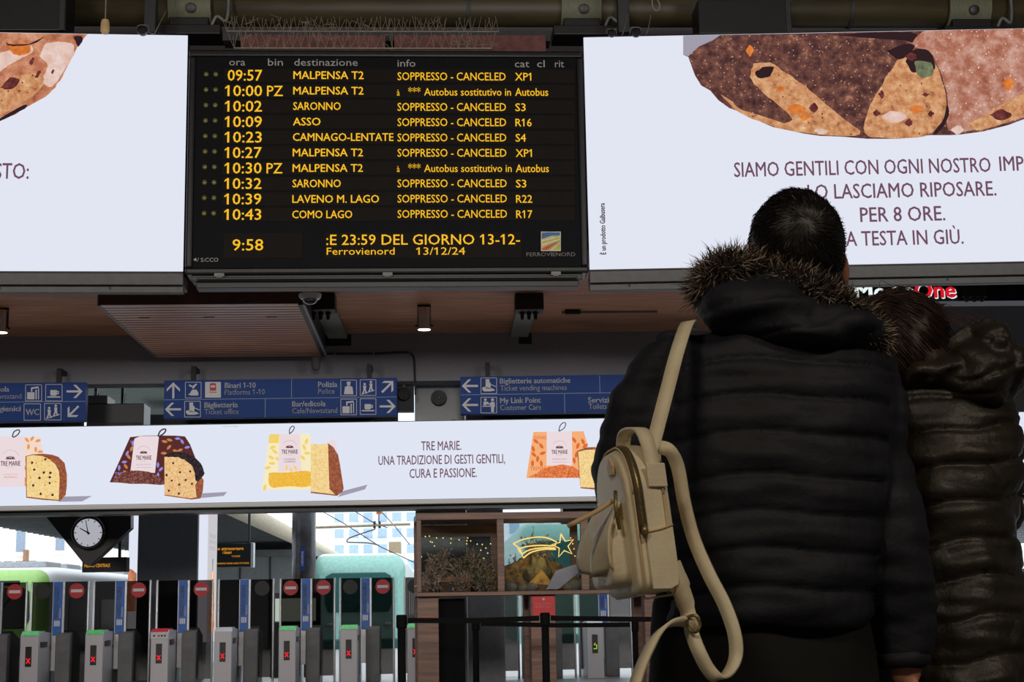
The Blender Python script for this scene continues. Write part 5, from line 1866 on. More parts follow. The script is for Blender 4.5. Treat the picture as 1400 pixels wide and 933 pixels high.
# red notice on the post
ua, ub = np_u(728, 828), np_u(759, 828)
p = NP.matrix() @ Vector((ua, 0.045, np_v(842, 744)))
t = thing('red_notice', 'red notice fixed to the wooden post under the display case', 'notice', p, NP.yaw)
wd, hg = ub - ua, np_v(816, 744) - np_v(842, 744)
MB().box(0, wd, -0.02, 0.0, 0, hg).build('sheet', M_redp, t)
q = MB()
for k in range(3):
    put_text(q, ('Presepe della stazione', 'un augurio a tutti', 'Buone feste')[k], wd * 0.15, wd * 0.85, hg * (0.62 - 0.1 * k), hg * 0.045, -0.022)
put_text(q, 'FERROVIENORD   TRENORD', wd * 0.08, wd * 0.9, hg * 0.1, hg * 0.05, -0.022, 0.01)
q.build('lettering', mat('notice_print', (214, 150, 150), 0.6), t)
q = MB()
for k in range(6):
    a_ = math.radians(60 * k)
    q.tube([(wd / 2, -0.022, hg * 0.86), (wd / 2 + math.sin(a_) * hg * .07, -0.022, hg * 0.86 + math.cos(a_) * hg * .07)], 0.004, 4)
q.build('snowflake', M_white, t)

NM = NP.matrix()
M_twig = mat('dry_twigs', (176, 152, 136), 0.9, var=0.35, scale=20)
M_moss = mat('moss_brown', (104, 96, 74), 0.95, var=0.4, scale=14, bump=0.5)
M_fir = mat('fir_green', (132, 118, 98), 0.9, var=0.35, scale=14)
M_rockp = mat('cork_rock', (126, 102, 72), 0.9, var=0.4, scale=9, bump=0.8)
M_hut = mat('hut_brown', (110, 70, 52), 0.8, var=0.2)
M_paper = mat('lilac_paper', (176, 172, 196), 0.6, var=0.04)


def brush(u0_, u1_, v_top, n, mt, label, seed, depth=(0.25, 0.75), dense=1.0):
    """A bush of dry twigs and leaf bits standing in the case."""
    rnd = random.Random(seed)
    t = thing('dry_bush', label, 'bush', NM @ Vector(((u0_ + u1_) / 2, 0.5, rb)), NP.yaw, 'bushes in the display case')
    hw_ = (u1_ - u0_) / 2
    hh = v_top - rb
    q, l = MB(), MB()
    for k in range(n):
        x = rnd.uniform(-1, 1)
        z = rnd.random()
        env = math.sqrt(max(0.05, 1 - x * x)) * (0.75 + 0.25 * math.sin(x * 9 + seed))
        b0 = Vector((x * hw_ * 0.9, rnd.uniform(*depth) - 0.5, z * hh * env * 0.8))
        d_ = Vector((rnd.uniform(-.7, .7), rnd.uniform(-.5, .5), rnd.uniform(0.2, 1))).normalized()
        ln = hh * rnd.uniform(0.1, 0.26)
        if k % 3 == 0:
            q.tube([b0, b0 + d_ * ln * 0.6, b0 + d_ * ln + Vector((rnd.uniform(-.02, .02), 0, 0))], [0.005, 0.004, 0.002], 4)
        for j in range(3):
            l.blade(b0 + d_ * ln * rnd.random(), d_ + Vector((rnd.uniform(-1, 1), rnd.uniform(-1, 1), rnd.uniform(-1, 1))), rnd.uniform(0.02, 0.06), rnd.uniform(0.007, 0.016))
    q.build('stems', M_twig, t)
    o_ = l.build('foliage', mt, t)
    core = MB().ell((0, 0.02, hh * 0.25), hw_ * 0.7, 0.16, hh * 0.25, 28, 18)
    core.v = [tuple(Vector(v) * (1 + 0.35 * noise.noise(Vector(v) * 14))) for v in core.v]
    me_o = core.build('inner_mass', M_moss, t, True)
    return t


brush(np_u(579), np_u(640), np_v(741), 1000, M_twig, 'dry brown bush at the left end of the display case', 1)
brush(np_u(622), np_u(679), np_v(740), 1000, M_fir, 'dark green bush behind the little hut in the display case', 2)
brush(np_u(806), np_u(850), np_v(760), 200, M_twig, 'dry bush in the right pane beside the backpack', 3)
brush(np_u(712), np_u(770), np_v(716), 700, M_fir, 'loose green bush behind the glowing comet', 4, (0.55, 0.85))
# hut
p = NM @ Vector((np_u(622), 0.3, rb))
t = thing('stable_hut', 'tiny brown stable hut in the left pane of the display case', 'hut', p, NP.yaw, None)
MB().box(-0.16, 0.2, 0.0, 0.14, 0.0, 0.12).build('wall', M_hut, t, bevel=0.004)
q = MB().prism([(-0.2, -0.03, 0.12), (-0.02, -0.03, 0.22), (0.0, -0.03, 0.2), (0.0, -0.03, 0.12)], (0, 0.2, 0)).prism([(0.0, -0.03, 0.12), (0.0, -0.03, 0.17), (0.13, -0.03, 0.24), (0.25, -0.03, 0.12)], (0, 0.2, 0))
q.build('roof', mat('hut_roof', (150, 112, 92), 0.9, var=0.3), t)
MB().box(-0.08, -0.02, -0.005, 0.0, 0.0, 0.08).build('doorway', M_black, t)
p = NM @ Vector((np_u(744), 0.3, rb))
t = thing('stable_hut', 'small straw coloured hut below the comet in the middle pane', 'hut', p, NP.yaw, None)
MB().box(-0.12, 0.1, 0.0, 0.12, 0.0, 0.1).build('wall', M_rockp, t, bevel=0.006)
MB().prism([(-0.15, -0.02, 0.09), (0.0, -0.02, 0.25), (0.15, -0.02, 0.06)], (0, 0.16, 0)).build('roof', mat('straw', (196, 150, 84), 0.9, var=0.3), t)
# rock hill
q = MB()
q.ell((0, 0, 0.1), 0.42, 0.16, 0.32, 20, 14).ell((0.3, 0.02, 0.05), 0.3, 0.14, 0.2, 20, 14).ell((-0.32, -0.02, 0.02), 0.2, 0.12, 0.26, 16, 12)
me = remesh(q, 0.02, 2)
co = get_co(me)
no = get_no(me)
dv = np.array([noise.noise(Vector(c_) * 9) * 0.05 + noise.noise(Vector(c_) * 22) * 0.02 for c_ in co])
co = co + no * dv[:, None]
co[:, 2] = np.maximum(co[:, 2], 0.0)
set_co(me, co)
me.materials.append(M_rockp)
o = link('rock_hill', me, None, True)
o.location = NM @ Vector((np_u(737), 0.62, rb + 0.01))
tag(o, 'brown cork rock hill behind the comet in the middle pane', 'rock')
# leaning lilac sheet
q = MB()
a_ = [NP.uv(x, y) for x, y in ((750, 806), (764, 780), (795, 770), (795, 783), (768, 805))]
tag(q.prism([NM @ Vector((u_, 0.24, v_)) for u_, v_ in a_], NM.to_3x3() @ Vector((0, 0.012, 0))).build('paper_sheet', M_paper), 'lilac sheet leaning in the corner of the middle pane', 'sheet')
# stones
for k, (x, r_) in enumerate(((700, 0.09), (716, 0.07), (728, 0.08), (780, 0.07), (789, 0.1), (815, 0.1), (829, 0.09))):
    me_ = MB().ell((0, 0, 0), r_, r_ * 0.7, r_ * 0.7, 12, 8)
    me_.v = [tuple(Vector(v) * (1 + 0.25 * noise.noise(Vector(v) * 18 + Vector((k, 0, 0))))) for v in me_.v]
    o = me_.build('stone', mat('grey_stone', (110, 104, 100), 0.9, var=0.3, scale=10) if k == 0 else D.materials['grey_stone'], None, True)
    o.location = NM @ Vector((np_u(x), 0.2, rb + r_ * 0.55))
    tag(o, ['grey stone at the left of the middle pane floor', 'small stone second from left on the middle pane floor', 'stone below the straw hut in the middle pane', 'small stone at the foot of the lilac sheet',
            'stone in the right corner of the middle pane', 'stone at the left of the right pane floor', 'stone nearest the backpack in the right pane'][k], 'stone', 'stones in the display case')
# comet light
M_warm = emis('warm_rope_light', (255, 214, 120), 1.6)
p0 = NM @ Vector((0, 0.12, 0))
t = thing('comet_light', 'glowing golden comet star light hanging in the middle pane', 'light', NM @ Vector((np_u(745), 0.12, np_v(745))), NP.yaw)
base = (np_u(745), np_v(745))


def cpt(x, y, yy=0.0):
    u_, v_ = NP.uv(x, y)
    return Vector((u_ - base[0], yy, v_ - base[1]))


for pts in ([(709, 751), (722, 747), (740, 745.5), (757, 746), (762, 744)], [(714, 758), (725, 752), (742, 749), (761, 749)], [(717, 763), (728, 755), (745, 751), (762, 751)],
            [(703, 743), (718, 737), (738, 734), (752, 736), (763, 741)]):
    MB().tube(smooth_path([cpt(*p_) for p_ in pts]), 0.009, 6).build('tail', M_warm, t, True)
q = MB().tube([cpt(*p_) for p_ in ((703, 743), (712, 750), (717, 763), (711, 752))], 0.009, 6).build('tail_end', M_warm, t)
star = []
for k in range(11):
    a_ = math.radians(90 + 36 * k + 12)
    r_ = 16 if k % 2 == 0 else 6.5
    star.append(cpt(772 + r_ * math.cos(a_), 746 - r_ * math.sin(a_) * 1.05))
MB().tube(star, 0.009, 6).build('star', M_warm, t)
MB().tube(smooth_path([cpt(717, 760, .02), cpt(740, 751, .02), cpt(770, 747, .02)]), 0.006, 6).build('frame', M_dark, t)
ld = D.lights.new('comet_glow', 'POINT')
ld.energy = 4.5
ld.color = (1, 0.72, 0.3)
ld.shadow_soft_size = 0.15
lo = D.objects.new('comet_glow', ld)
COL.objects.link(lo)
lo.parent = t
lo.location = cpt(745, 748, 0.06)
# fairy lights
M_tiny = emis('fairy_light', (255, 220, 110), 1.6)
fl = [(582.5, 733), (588, 732.5), (589.5, 740), (592, 741), (595, 746), (598, 735), (607, 735), (618, 736), (617.5, 742), (629, 737.5), (641, 735), (640, 739), (639.5, 743), (645, 739), (654, 743.5), (661, 744), (666, 749), (659, 752), (672.5, 743), (668.5, 756), (663, 763), (577, 761),
      (786, 743), (787.5, 750), (789, 760), (783, 735)]
for nm, sel in (('string of tiny yellow fairy lights over the bushes in the left pane', fl[:22]), ('few yellow fairy lights right of the comet star', fl[22:])):
    u_, v_ = NP.uv(*sel[0])
    t = thing('fairy_lights', nm, 'fairy lights', NM @ Vector((u_, 0.18, v_)), NP.yaw)
    pts = []
    for x, y in sel:
        uu, vv = NP.uv(x, y)
        pts.append(Vector((uu - u_, 0, vv - v_)))
        MB().ell(pts[-1], 0.008, 0.008, 0.008, 8, 6).build('bulb', M_tiny, t, True)
    MB().tube(smooth_path(pts, 3), 0.002, 4).build('wire', M_black, t)

# ================================================================ BELT BARRIER
def stanchion(px, Y, ytop, label, wpx):
    p = P(px, ytop, Y)
    r_ = wpx / 2 / 2087 * Y
    t = thing('barrier_post', label, 'barrier post', (p.x, Y, 0), 0, 'belt barrier posts')
    MB().tube([(0, 0, 0), (0, 0, 0.02), (0, 0, 0.035), (0, 0, 0.05)], [0.17, 0.17, 0.12, 0.05], 28).build('base', M_matte, t, 'auto')
    MB().cyl((0, 0, 0.03), (0, 0, p.z - 0.12), r_ * 0.86, 16).build('pole', M_matte, t, True)
    MB().tube([(0, 0, p.z - 0.13), (0, 0, p.z - 0.12), (0, 0, p.z - 0.01), (0, 0, p.z)], [r_ * 0.9, r_ * 1.12, r_ * 1.12, r_ * 0.9], 16).build('head', M_matte, t, 'auto')
    return t, p.z


pa, za = stanchion(549, 15.0, 841, 'black belt barrier post at the left end of the belt', 13)
pb_, zb_ = stanchion(745, 15.3, 838, 'black belt barrier post in front of the post with the red notice', 12)
pc, zc_ = stanchion(650, 17.0, 846, 'black belt barrier post behind the belt under the display case', 10)
pd, zd_ = stanchion(868, 17.2, 848, 'black belt barrier post close to the man and backpack', 9)
pe, ze_ = stanchion(1010, 15.8, 838, 'black belt barrier post hidden behind the man', 12)


def belt(a, za_, b_, zb2, label):
    va = Vector((a.location.x, a.location.y, za_ - 0.055))
    vb = Vector((b_.location.x, b_.location.y, zb2 - 0.055))
    d_ = (vb - va).normalized()
    va, vb = va + d_ * 0.06, vb - d_ * 0.06
    q = MB().ribbon([va, (va + vb) / 2 - Vector((0, 0, 0.012)), vb], Vector((0, 0, 1)), 0.025, 0.002)
    tag(q.build('barrier_belt', M_matte), label, 'belt', 'barrier belts')


belt(pa, za, pb_, zb_, 'black belt stretched between the left barrier post and the red notice post')
belt(pb_, zb_, pe, ze_, 'black belt running right from the red notice post behind the backpack')
belt(pc, zc_, pd, zd_, 'lower black belt behind the front belt under the display case')
# ================================================================ PEOPLE
M_skin = mat('skin', (196, 138, 112), 0.5, var=0.06, scale=20)
M_hair_m = mat('hair_black', (22, 18, 17), 0.45, var=0.3, scale=60, stretch=(1, 1, 0.2))
M_hair_w = mat('hair_dark_brown', (40, 26, 21), 0.5, var=0.4, scale=50, stretch=(1, 1, 0.15))
M_jacket = mat('jacket_navy_black', (33, 35, 44), 0.66, var=0.18, scale=14, bump=0.25, bscale=45, spec=0.35)
M_jacket_w = mat('coat_olive_black', (40, 36, 28), 0.48, var=0.3, scale=10, bump=0.35, bscale=30, spec=0.5)
M_trs = mat('trousers_black', (12, 12, 14), 0.85, var=0.2)
M_jeans = mat('jeans_dark', (28, 30, 38), 0.85, var=0.2)
M_shoe = mat('shoe_black', (20, 20, 22), 0.5)
M_fur_d = mat('fur_dark', (34, 27, 24), 0.8, var=0.3)
M_fur_m = mat('fur_brown', (88, 72, 62), 0.8, var=0.3)
M_fur_l = mat('fur_tip_grey', (182, 168, 152), 0.8, var=0.2)


def ellring(c, rx, ry, n=28, yaw=0.0, p=2.3):
    c = Vector(c)
    out_ = []
    for k in range(n):
        a_ = 2 * math.pi * k / n
        ca, sa = math.cos(a_), math.sin(a_)
        x = rx * math.copysign(abs(ca) ** (2 / p), ca)
        y = ry * math.copysign(abs(sa) ** (2 / p), sa)
        out_.append(c + Vector((x * math.cos(yaw) - y * math.sin(yaw), x * math.sin(yaw) + y * math.cos(yaw), 0)))
    return out_


def limb(q, pts, radii, seg=16):
    pts = [Vector(p) for p in pts]
    sp = smooth_path(pts, 5)
    n = len(pts) - 1
    rr_ = []
    for i in range(len(sp)):
        f = i / 5
        k = min(int(f), n - 1)
        rr_.append(radii[k] + (radii[k + 1] - radii[k]) * (f - k))
    q.tube(sp, rr_, seg)
    q.ell(pts[0], radii[0], seg=12, rings=8)
    q.ell(pts[-1], radii[-1], seg=12, rings=8)
    return q


def hand(q, wrist, d, palm_n, side, L=0.175, curl=0.35):
    """Palm, four fingers of different lengths and a thumb; d: down the hand; palm_n: palm normal; side: towards the thumb."""
    d, palm_n, side = Vector(d).normalized(), Vector(palm_n).normalized(), Vector(side).normalized()
    pl_ = L * 0.52
    rot = Matrix((side, palm_n, d)).transposed()
    q.ell(Vector(wrist) + d * pl_ * 0.55, 0.042, 0.017, pl_ * 0.62, 16, 12, rot)
    for k, (s, ln) in enumerate(((0.031, 0.072), (0.011, 0.080), (-0.010, 0.075), (-0.030, 0.058))):
        b0 = Vector(wrist) + d * pl_ * 0.95 + side * s
        p1 = b0 + (d + palm_n * curl * 0.5 + side * s * 2).normalized() * ln * 0.45
        p2 = p1 + (d + palm_n * curl * 1.6).normalized() * ln * 0.32
        p3 = p2 + (d + palm_n * curl * 2.6).normalized() * ln * 0.25
        q.tube([b0 - d * 0.02, p1, p2, p3], [0.0098, 0.0092, 0.0084, 0.0065], 10)
        q.ell(p3, 0.0065, seg=8, rings=6)
    b0 = Vector(wrist) + d * pl_ * 0.3 + side * 0.03
    p1 = b0 + (d * 0.7 + side * 0.8 + palm_n * 0.3).normalized() * 0.045
    p2 = p1 + (d * 1.0 + side * 0.25 + palm_n * 0.4).normalized() * 0.03
    q.tube([b0 - side * 0.012, p1, p2], [0.013, 0.011, 0.008], 10)
    q.ell(p2, 0.008, seg=8, rings=6)


def head(q, c, fwd_, up_, s=1.0):
    """A head with brow, nose, mouth, chin and ears looking along fwd_."""
    f = Vector(fwd_).normalized()
    u = Vector(up_)
    u = (u - f * u.dot(f)).normalized()
    r_ = f.cross(u)
    R = Matrix((r_, f, u)).transposed()
    c = Vector(c)

    def at(x, y, z):
        return c + R @ Vector((x * s, y * s, z * s))
    q.ell(at(0, -0.012, 0.03), 0.075 * s, 0.095 * s, 0.092 * s, 24, 16, R)
    q.ell(at(0, 0.02, -0.035), 0.06 * s, 0.07 * s, 0.085 * s, 20, 14, R)
    q.ell(at(0, 0.075, -0.01), 0.011 * s, 0.022 * s, 0.03 * s, 12, 8, R)
    q.ell(at(0, 0.093, -0.03), 0.014 * s, 0.012 * s, 0.01 * s, 12, 8, R)
    q.ell(at(0, 0.078, -0.066), 0.024 * s, 0.012 * s, 0.006 * s, 12, 8, R)
    q.ell(at(0, 0.078, -0.078), 0.021 * s, 0.012 * s, 0.007 * s, 12, 8, R)
    q.ell(at(0, 0.066, -0.108), 0.022 * s, 0.018 * s, 0.014 * s, 12, 8, R)
    for sg in (-1, 1):
        q.ell(at(sg * 0.078, -0.01, -0.012), 0.009 * s, 0.018 * s, 0.032 * s, 12, 8, R)
        q.ell(at(sg * 0.03, 0.074, 0.022), 0.02 * s, 0.012 * s, 0.008 * s, 12, 8, R)
    return at, R


def quilt(me, dist, amp, seed=0, wrinkle=0.004, wscale=14, mask=None):
    """Puff the cloth between its seams. dist(p) -> 0 at a seam .. 1 half way to the next."""
    co, no = get_co(me), get_no(me)
    dv = np.zeros(len(co))
    sd = Vector((seed * 3.1, seed * 1.7, seed))
    for i in range(len(co)):
        c_ = Vector(co[i])
        w_ = noise.noise(c_ * wscale + sd) * wrinkle + noise.noise(Vector((c_.x * 10, c_.y * 10, c_.z * 42)) + sd) * wrinkle * 0.8
        d_ = dist(c_)
        if d_ is None:
            dv[i] = w_
        else:
            d_ = min(1.0, max(0.0, d_))
            dv[i] = amp * (1 - math.exp(-d_ / 0.15) - 0.85 + 0.15 * d_) + w_ * (0.4 + 0.6 * d_)
    co = co + no * dv[:, None]
    set_co(me, co)


def seg_param(p, path):
    """Nearest distance from p to a polyline and the arc length there."""
    best, arc, acc = 9.0, 0.0, 0.0
    for a_, b_ in zip(path[:-1], path[1:]):
        ab = b_ - a_
        l = ab.length
        t_ = max(0, min(1, (p - a_).dot(ab) / (l * l)))
        d_ = (a_ + ab * t_ - p).length
        if d_ < best:
            best, arc = d_, acc + t_ * l
        acc += l
    return best, arc


def fur_clump(q, p, d, n, ln, spread, mats=(M_fur_d, M_fur_m, M_fur_l), w=0.0011):
    for _ in range(n):
        dd = (Vector(d) + Vector((random.gauss(0, spread), random.gauss(0, spread), random.gauss(0, spread)))).normalized()
        q.use(random.choices(mats, (0.28, 0.34, 0.38))[0])
        q.blade(Vector(p) + Vector((random.gauss(0, 0.006), random.gauss(0, 0.006), random.gauss(0, 0.006))), dd, ln * random.uniform(0.6, 1.15), w, (random.gauss(0, .15), random.gauss(0, .15), -0.1))


# ---------------------------------------------------------------- the man
MY = 2.48


def MP(px, py, dy=0.0):
    return P(px, py, MY + dy)


ppm = 2087 / MY
m_head = MP(1090, 362, 0.02)
pel = MP(1042, 905, 0.0)
sh_l, sh_r = MP(915, 505, 0.0), MP(1188, 505, 0.0)
el_l, wr_l = MP(858, 672, 0.03), MP(900, 725, 0.27)
el_r, wr_r = MP(1216, 715, -0.03), MP(1237, 915, 0.0)
man = thing('person', 'person with short black hair in a dark fur hooded quilted jacket, seen from behind', 'person', (pel.x, MY, 0))
MO = man.location.copy()


def rel(q):
    q.v = [tuple(Vector(v) - MO) for v in q.v]
    return q


q = MB()
look = Vector((0.28, 1, 0.42))
at, R = head(q, m_head, look, (0.06, 0, 1), 1.0)
neck = MP(1082, 445, 0.0)
limb(q, [m_head - Vector((0, 0.0, 0.06)), neck - Vector((0, 0, 0.03))], [0.056, 0.062])
q.loft([ellring((neck.x - .01, MY, neck.z - 0.02), 0.09, 0.06), ellring(((sh_l.x + sh_r.x) / 2, MY, sh_l.z), 0.15, 0.09), ellring((MP(1050, 620).x, MY, MP(1050, 620).z), 0.145, 0.10),
        ellring((MP(1046, 760).x, MY, MP(1046, 760).z), 0.13, 0.095), ellring((pel.x, MY, pel.z), 0.145, 0.10), ellring((pel.x, MY, pel.z - 0.09), 0.12, 0.09)])
limb(q, [MP(922, 508), MP(893, 560), MP(868, 620), MP(862, 672, 0.03), MP(880, 705, 0.14), wr_l], [0.045, 0.042, 0.038, 0.036, 0.034, 0.026])
limb(q, [MP(1178, 512), MP(1190, 560), MP(1196, 620, -0.01), MP(1212, 700, -0.02), MP(1224, 770, -0.02), MP(1233, 850), wr_r], [0.042, 0.04, 0.036, 0.036, 0.036, 0.034, 0.028])
hand(q, wr_r, (0.02, 0.1, -1), (-0.9, 0.3, 0), (-0.2, 0.95, 0.1), 0.18, 0.4)
hand(q, wr_l, (0.4, 0.8, 0.3), (0.5, -0.2, 0.8), (-0.6, 0.5, 0.5), 0.18, 0.7)
hips = []
for sx in (-1, 1):
    hip = Vector((pel.x + sx * 0.085, MY, pel.z - 0.04))
    knee = Vector((pel.x + sx * 0.095, MY + 0.02, 0.50))
    ank = Vector((pel.x + sx * 0.10, MY - 0.01, 0.09))
    hips.append((hip, knee, ank))
    limb(q, [hip, knee, ank], [0.085, 0.058, 0.04])
    limb(q, [ank + Vector((0, 0, -0.04)), ank + Vector((sx * 0.03, 0.16, -0.055))], [0.036, 0.032])
me = remesh(rel(q), 0.0065, 3)
me.materials.append(M_skin)
body = link('body', me, man, True)
tag(body, kind=None)
# hair: a cap with short strands
q = MB()
q.ell(at(0, -0.018, 0.034), 0.0815, 0.1, 0.096, 28, 18, R)
q.ell(at(0, -0.035, -0.02), 0.072, 0.078, 0.075, 24, 14, R)
me = remesh(rel(q), 0.006, 4)
co, no = get_co(me), get_no(me)
dv = np.array([noise.noise(Vector(c_) * 40) * 0.003 + noise.noise(Vector(c_) * 14) * 0.003 for c_ in co])
set_co(me, co + no * dv[:, None])
me.materials.append(M_hair_m)
hcap = link('hair', me, man, True)
q = MB()
pol = me.polygons
rnd = random.Random(3)
whorl = at(0.02, -0.10, 0.09) - MO
for f in rnd.sample(range(len(pol)), min(6500, len(pol))):
    c_, n_ = pol[f].center, pol[f].normal
    if (c_ + MO - m_head).dot(Vector(look).normalized()) > 0.055 and (c_ + MO - m_head).z < 0.05:
        continue
    away = (c_ - whorl)
    away = (away - n_ * away.dot(n_)).normalized()
    tw = n_.cross(away)
    q.blade(c_, away * 0.9 + tw * 0.3 + n_ * 0.14 + Vector((rnd.gauss(0, .12), rnd.gauss(0, .12), rnd.gauss(0, .12))), rnd.uniform(0.012, 0.022), 0.0007, -n_ * 0.25)
q.build('hair_strands', M_hair_m, hcap, fix=False)

# jacket: torso rings read off the outline, sleeves, one cloth surface
RB = [(990, 1165, 446, .075, .02), (945, 1195, 462, .095, .01), (908, 1212, 486, .115, 0), (896, 1218, 520, .135, 0), (893, 1215, 580, .15, 0), (896, 1208, 660, .152, 0),
      (900, 1198, 740, .15, 0), (906, 1190, 800, .148, 0), (909, 1180, 840, .146, 0), (911, 1174, 858, .13, 0)]
q = MB()
rings = []
for L_, R_, y, dpt, dy in RB:
    a_, c_ = MP(L_, y, dy), MP(R_, y, dy)
    rings.append(ellring((a_ + c_) / 2, (c_.x - a_.x) / 2, dpt, 32, 0, 2.5))
q.loft(rings)
slv_l = [MP(922, 502), MP(893, 560, 0.0), MP(868, 620, 0.0), MP(862, 672, 0.03), MP(880, 705, 0.14), MP(898, 725, 0.24)]
slv_r = [MP(1178, 505), MP(1190, 560), MP(1196, 620, -0.01), MP(1212, 700, -0.02), MP(1224, 770, -0.02), MP(1233, 840, 0.0), MP(1236, 878, 0.0)]
limb(q, slv_l, [.064, .064, .061, .058, .056, .05])
limb(q, slv_r, [.062, .058, .055, .058, .058, .056, .046])
me = remesh(rel(q), 0.0055, 7)
SEAM = [MP(1050, y).z - MO.z for y in (452, 506, 555, 604, 660, 708, 756, 806, 862)]
SLL = [p - MO for p in smooth_path(slv_l, 4)]
SLR = [p - MO for p in smooth_path(slv_r, 4)]
mid_x = MP(1050, 650).x - MO.x


def d_man(c_):
    dl, al = seg_param(c_, SLL)
    dr, ar = seg_param(c_, SLR)
    d_, arc = (dl, al) if dl < dr else (dr, ar)
    x = c_.x - mid_x
    on_arm = d_ < 0.08 and (abs(x) > 0.155 or c_.z > SEAM[1] + 0.05 and abs(x) > 0.14) and arc > 0.02
    if on_arm:
        k = (arc + 0.012 * math.sin(c_.y * 30)) / 0.062
        return 0.45 + 0.55 * min(1, abs(k - round(k)) * 2)
    z = c_.z + 0.35 * x * x + 0.004 * math.sin(x * 25) + 0.02 * x
    b_ = min(range(len(SEAM)), key=lambda i: abs(SEAM[i] - z))
    return abs(SEAM[b_] - z) / 0.029


quilt(me, d_man, 0.0095, 1, 0.009, 12)
me.materials.append(M_jacket)
jk = link('quilted_jacket', me, man, True)
# armhole seams and cuffs
cf = MP(1237, 908) - MO
MB().tube([cf + Vector((-0.002, 0, 0.02)), cf + Vector((0, 0, -0.004))], [0.045, 0.041], 24).build('cuff', M_jacket, jk, True)
# hood lying on the back
q = MB()


def EL(px, py, rx, rz, ry, dy, tilt=0):
    q.ell(MP(px, py, dy), rx / ppm, ry, rz / ppm, 24, 16, Matrix.Rotation(math.radians(tilt), 3, 'Y'))


EL(1045, 430, 92, 40, .10, -0.06, 6)
EL(1135, 450, 80, 34, .10, -0.05, 12)
EL(1000, 415, 46, 40, .09, -0.02, -20)
EL(1080, 405, 90, 36, .07, -0.04, 12)
EL(1030, 385, 48, 22, .07, 0.0, -10)
EL(1178, 462, 34, 24, .08, -0.02, 20)
EL(1090, 462, 82, 20, .09, -0.075, 4)
me = remesh(rel(q), 0.0075, 6)
zc_h = MP(1090, 440).z - MO.z


def d_hood(c_):
    k = (c_.z - 0.30 * c_.x + 0.01 * math.sin(c_.x * 22)) / 0.058
    return abs(k - round(k)) * 2


quilt(me, d_hood, 0.008, 5, 0.009, 12)
me.materials.append(M_jacket)
hood = link('hood', me, man, True)
rim = smooth_path([MP(966, 402, 0.02), MP(968, 385, -0.03), MP(985, 370, -0.07), MP(1012, 362, -0.07), MP(1042, 368, -0.06), MP(1075, 380, -0.085), MP(1108, 394, -0.1), MP(1140, 410, -0.1), MP(1168, 430, -0.095), MP(1188, 450, -0.08), MP(1200, 468, -0.05)], 8)
q = MB()
q.use(M_fur_d)
core = MB().use(M_fur_d)
nn = len(rim)
core.tube(rim, [0.008 + 0.013 * math.sin(math.pi * min(1, max(0, i / (nn - 1)))) ** 0.5 for i in range(nn)], 12)
rel(core).build('fur_core', None, hood, True)
random.seed(11)
for i in range(nn - 1):
    t_ = (rim[min(i + 1, nn - 1)] - rim[max(i - 1, 0)]).normalized()
    for k in range(12):
        a_ = 2 * math.pi * k / 12 + random.uniform(-.2, .2)
        b1 = t_.cross(Vector((0, 1, 0))).normalized()
        b2 = t_.cross(b1)
        d_ = b1 * math.cos(a_) + b2 * math.sin(a_)
        big = 1.3 if i < 24 else 1.0
        fur_clump(q, rim[i] + d_ * 0.012, d_ + Vector((0, -0.1, 0.22)) + t_ * (-0.25 if i < 12 else 0.15), 9, 0.025 * big, 0.38)
rel(q).build('fur_trim', None, hood, fix=False)
# trousers and shoes
q = MB()
for (hip, knee, ank), sx in zip(hips, (-1, 1)):
    limb(q, [hip + Vector((0, 0, 0.1)), hip - Vector((0, 0, 0.1)), knee, ank + Vector((0, 0, 0.03))], [0.095, 0.105, 0.082, 0.066])
q.loft([ellring((pel.x, MY, pel.z + 0.1), 0.15, 0.115), ellring((pel.x, MY, pel.z - 0.06), 0.165, 0.125), ellring((pel.x, MY, pel.z - 0.12), 0.13, 0.1)])
me = remesh(rel(q), 0.01, 4)
co, no = get_co(me), get_no(me)
set_co(me, co + no * np.array([noise.noise(Vector((c_[0] * 12, c_[1] * 12, c_[2] * 8))) * 0.008 for c_ in co])[:, None])
me.materials.append(M_trs)
link('trousers', me, man, True)
for (hip, knee, ank), sx in zip(hips, (-1, 1)):
    q = MB()
    q.loft([[(ank.x - MO.x + x * w_, y, z) for x, z in ((-1, 0.0), (1, 0.0), (1, zt * 0.6), (0.6, zt), (-0.6, zt), (-1, zt * 0.6))] for y, w_, zt in ((-0.09, 0.038, 0.09), (-0.04, 0.046, 0.12), (0.05, 0.046, 0.11), (0.12, 0.05, 0.075), (0.19, 0.03, 0.05))])
    q.build('shoe', M_shoe, man, 'auto', 0.012)

# ---------------------------------------------------------------- the woman
WY = 2.72


def WP(px, py, dy=0.0):
    return P(px, py, WY + dy)


wpm = 2087 / WY
wb = WP(1300, 930)
woman = thing('person', 'person with long dark brown hair in a glossy olive black quilted coat, hood down', 'person', (wb.x, WY, 0))
WO = woman.location.copy()


def relw(q):
    q.v = [tuple(Vector(v) - WO) for v in q.v]
    return q


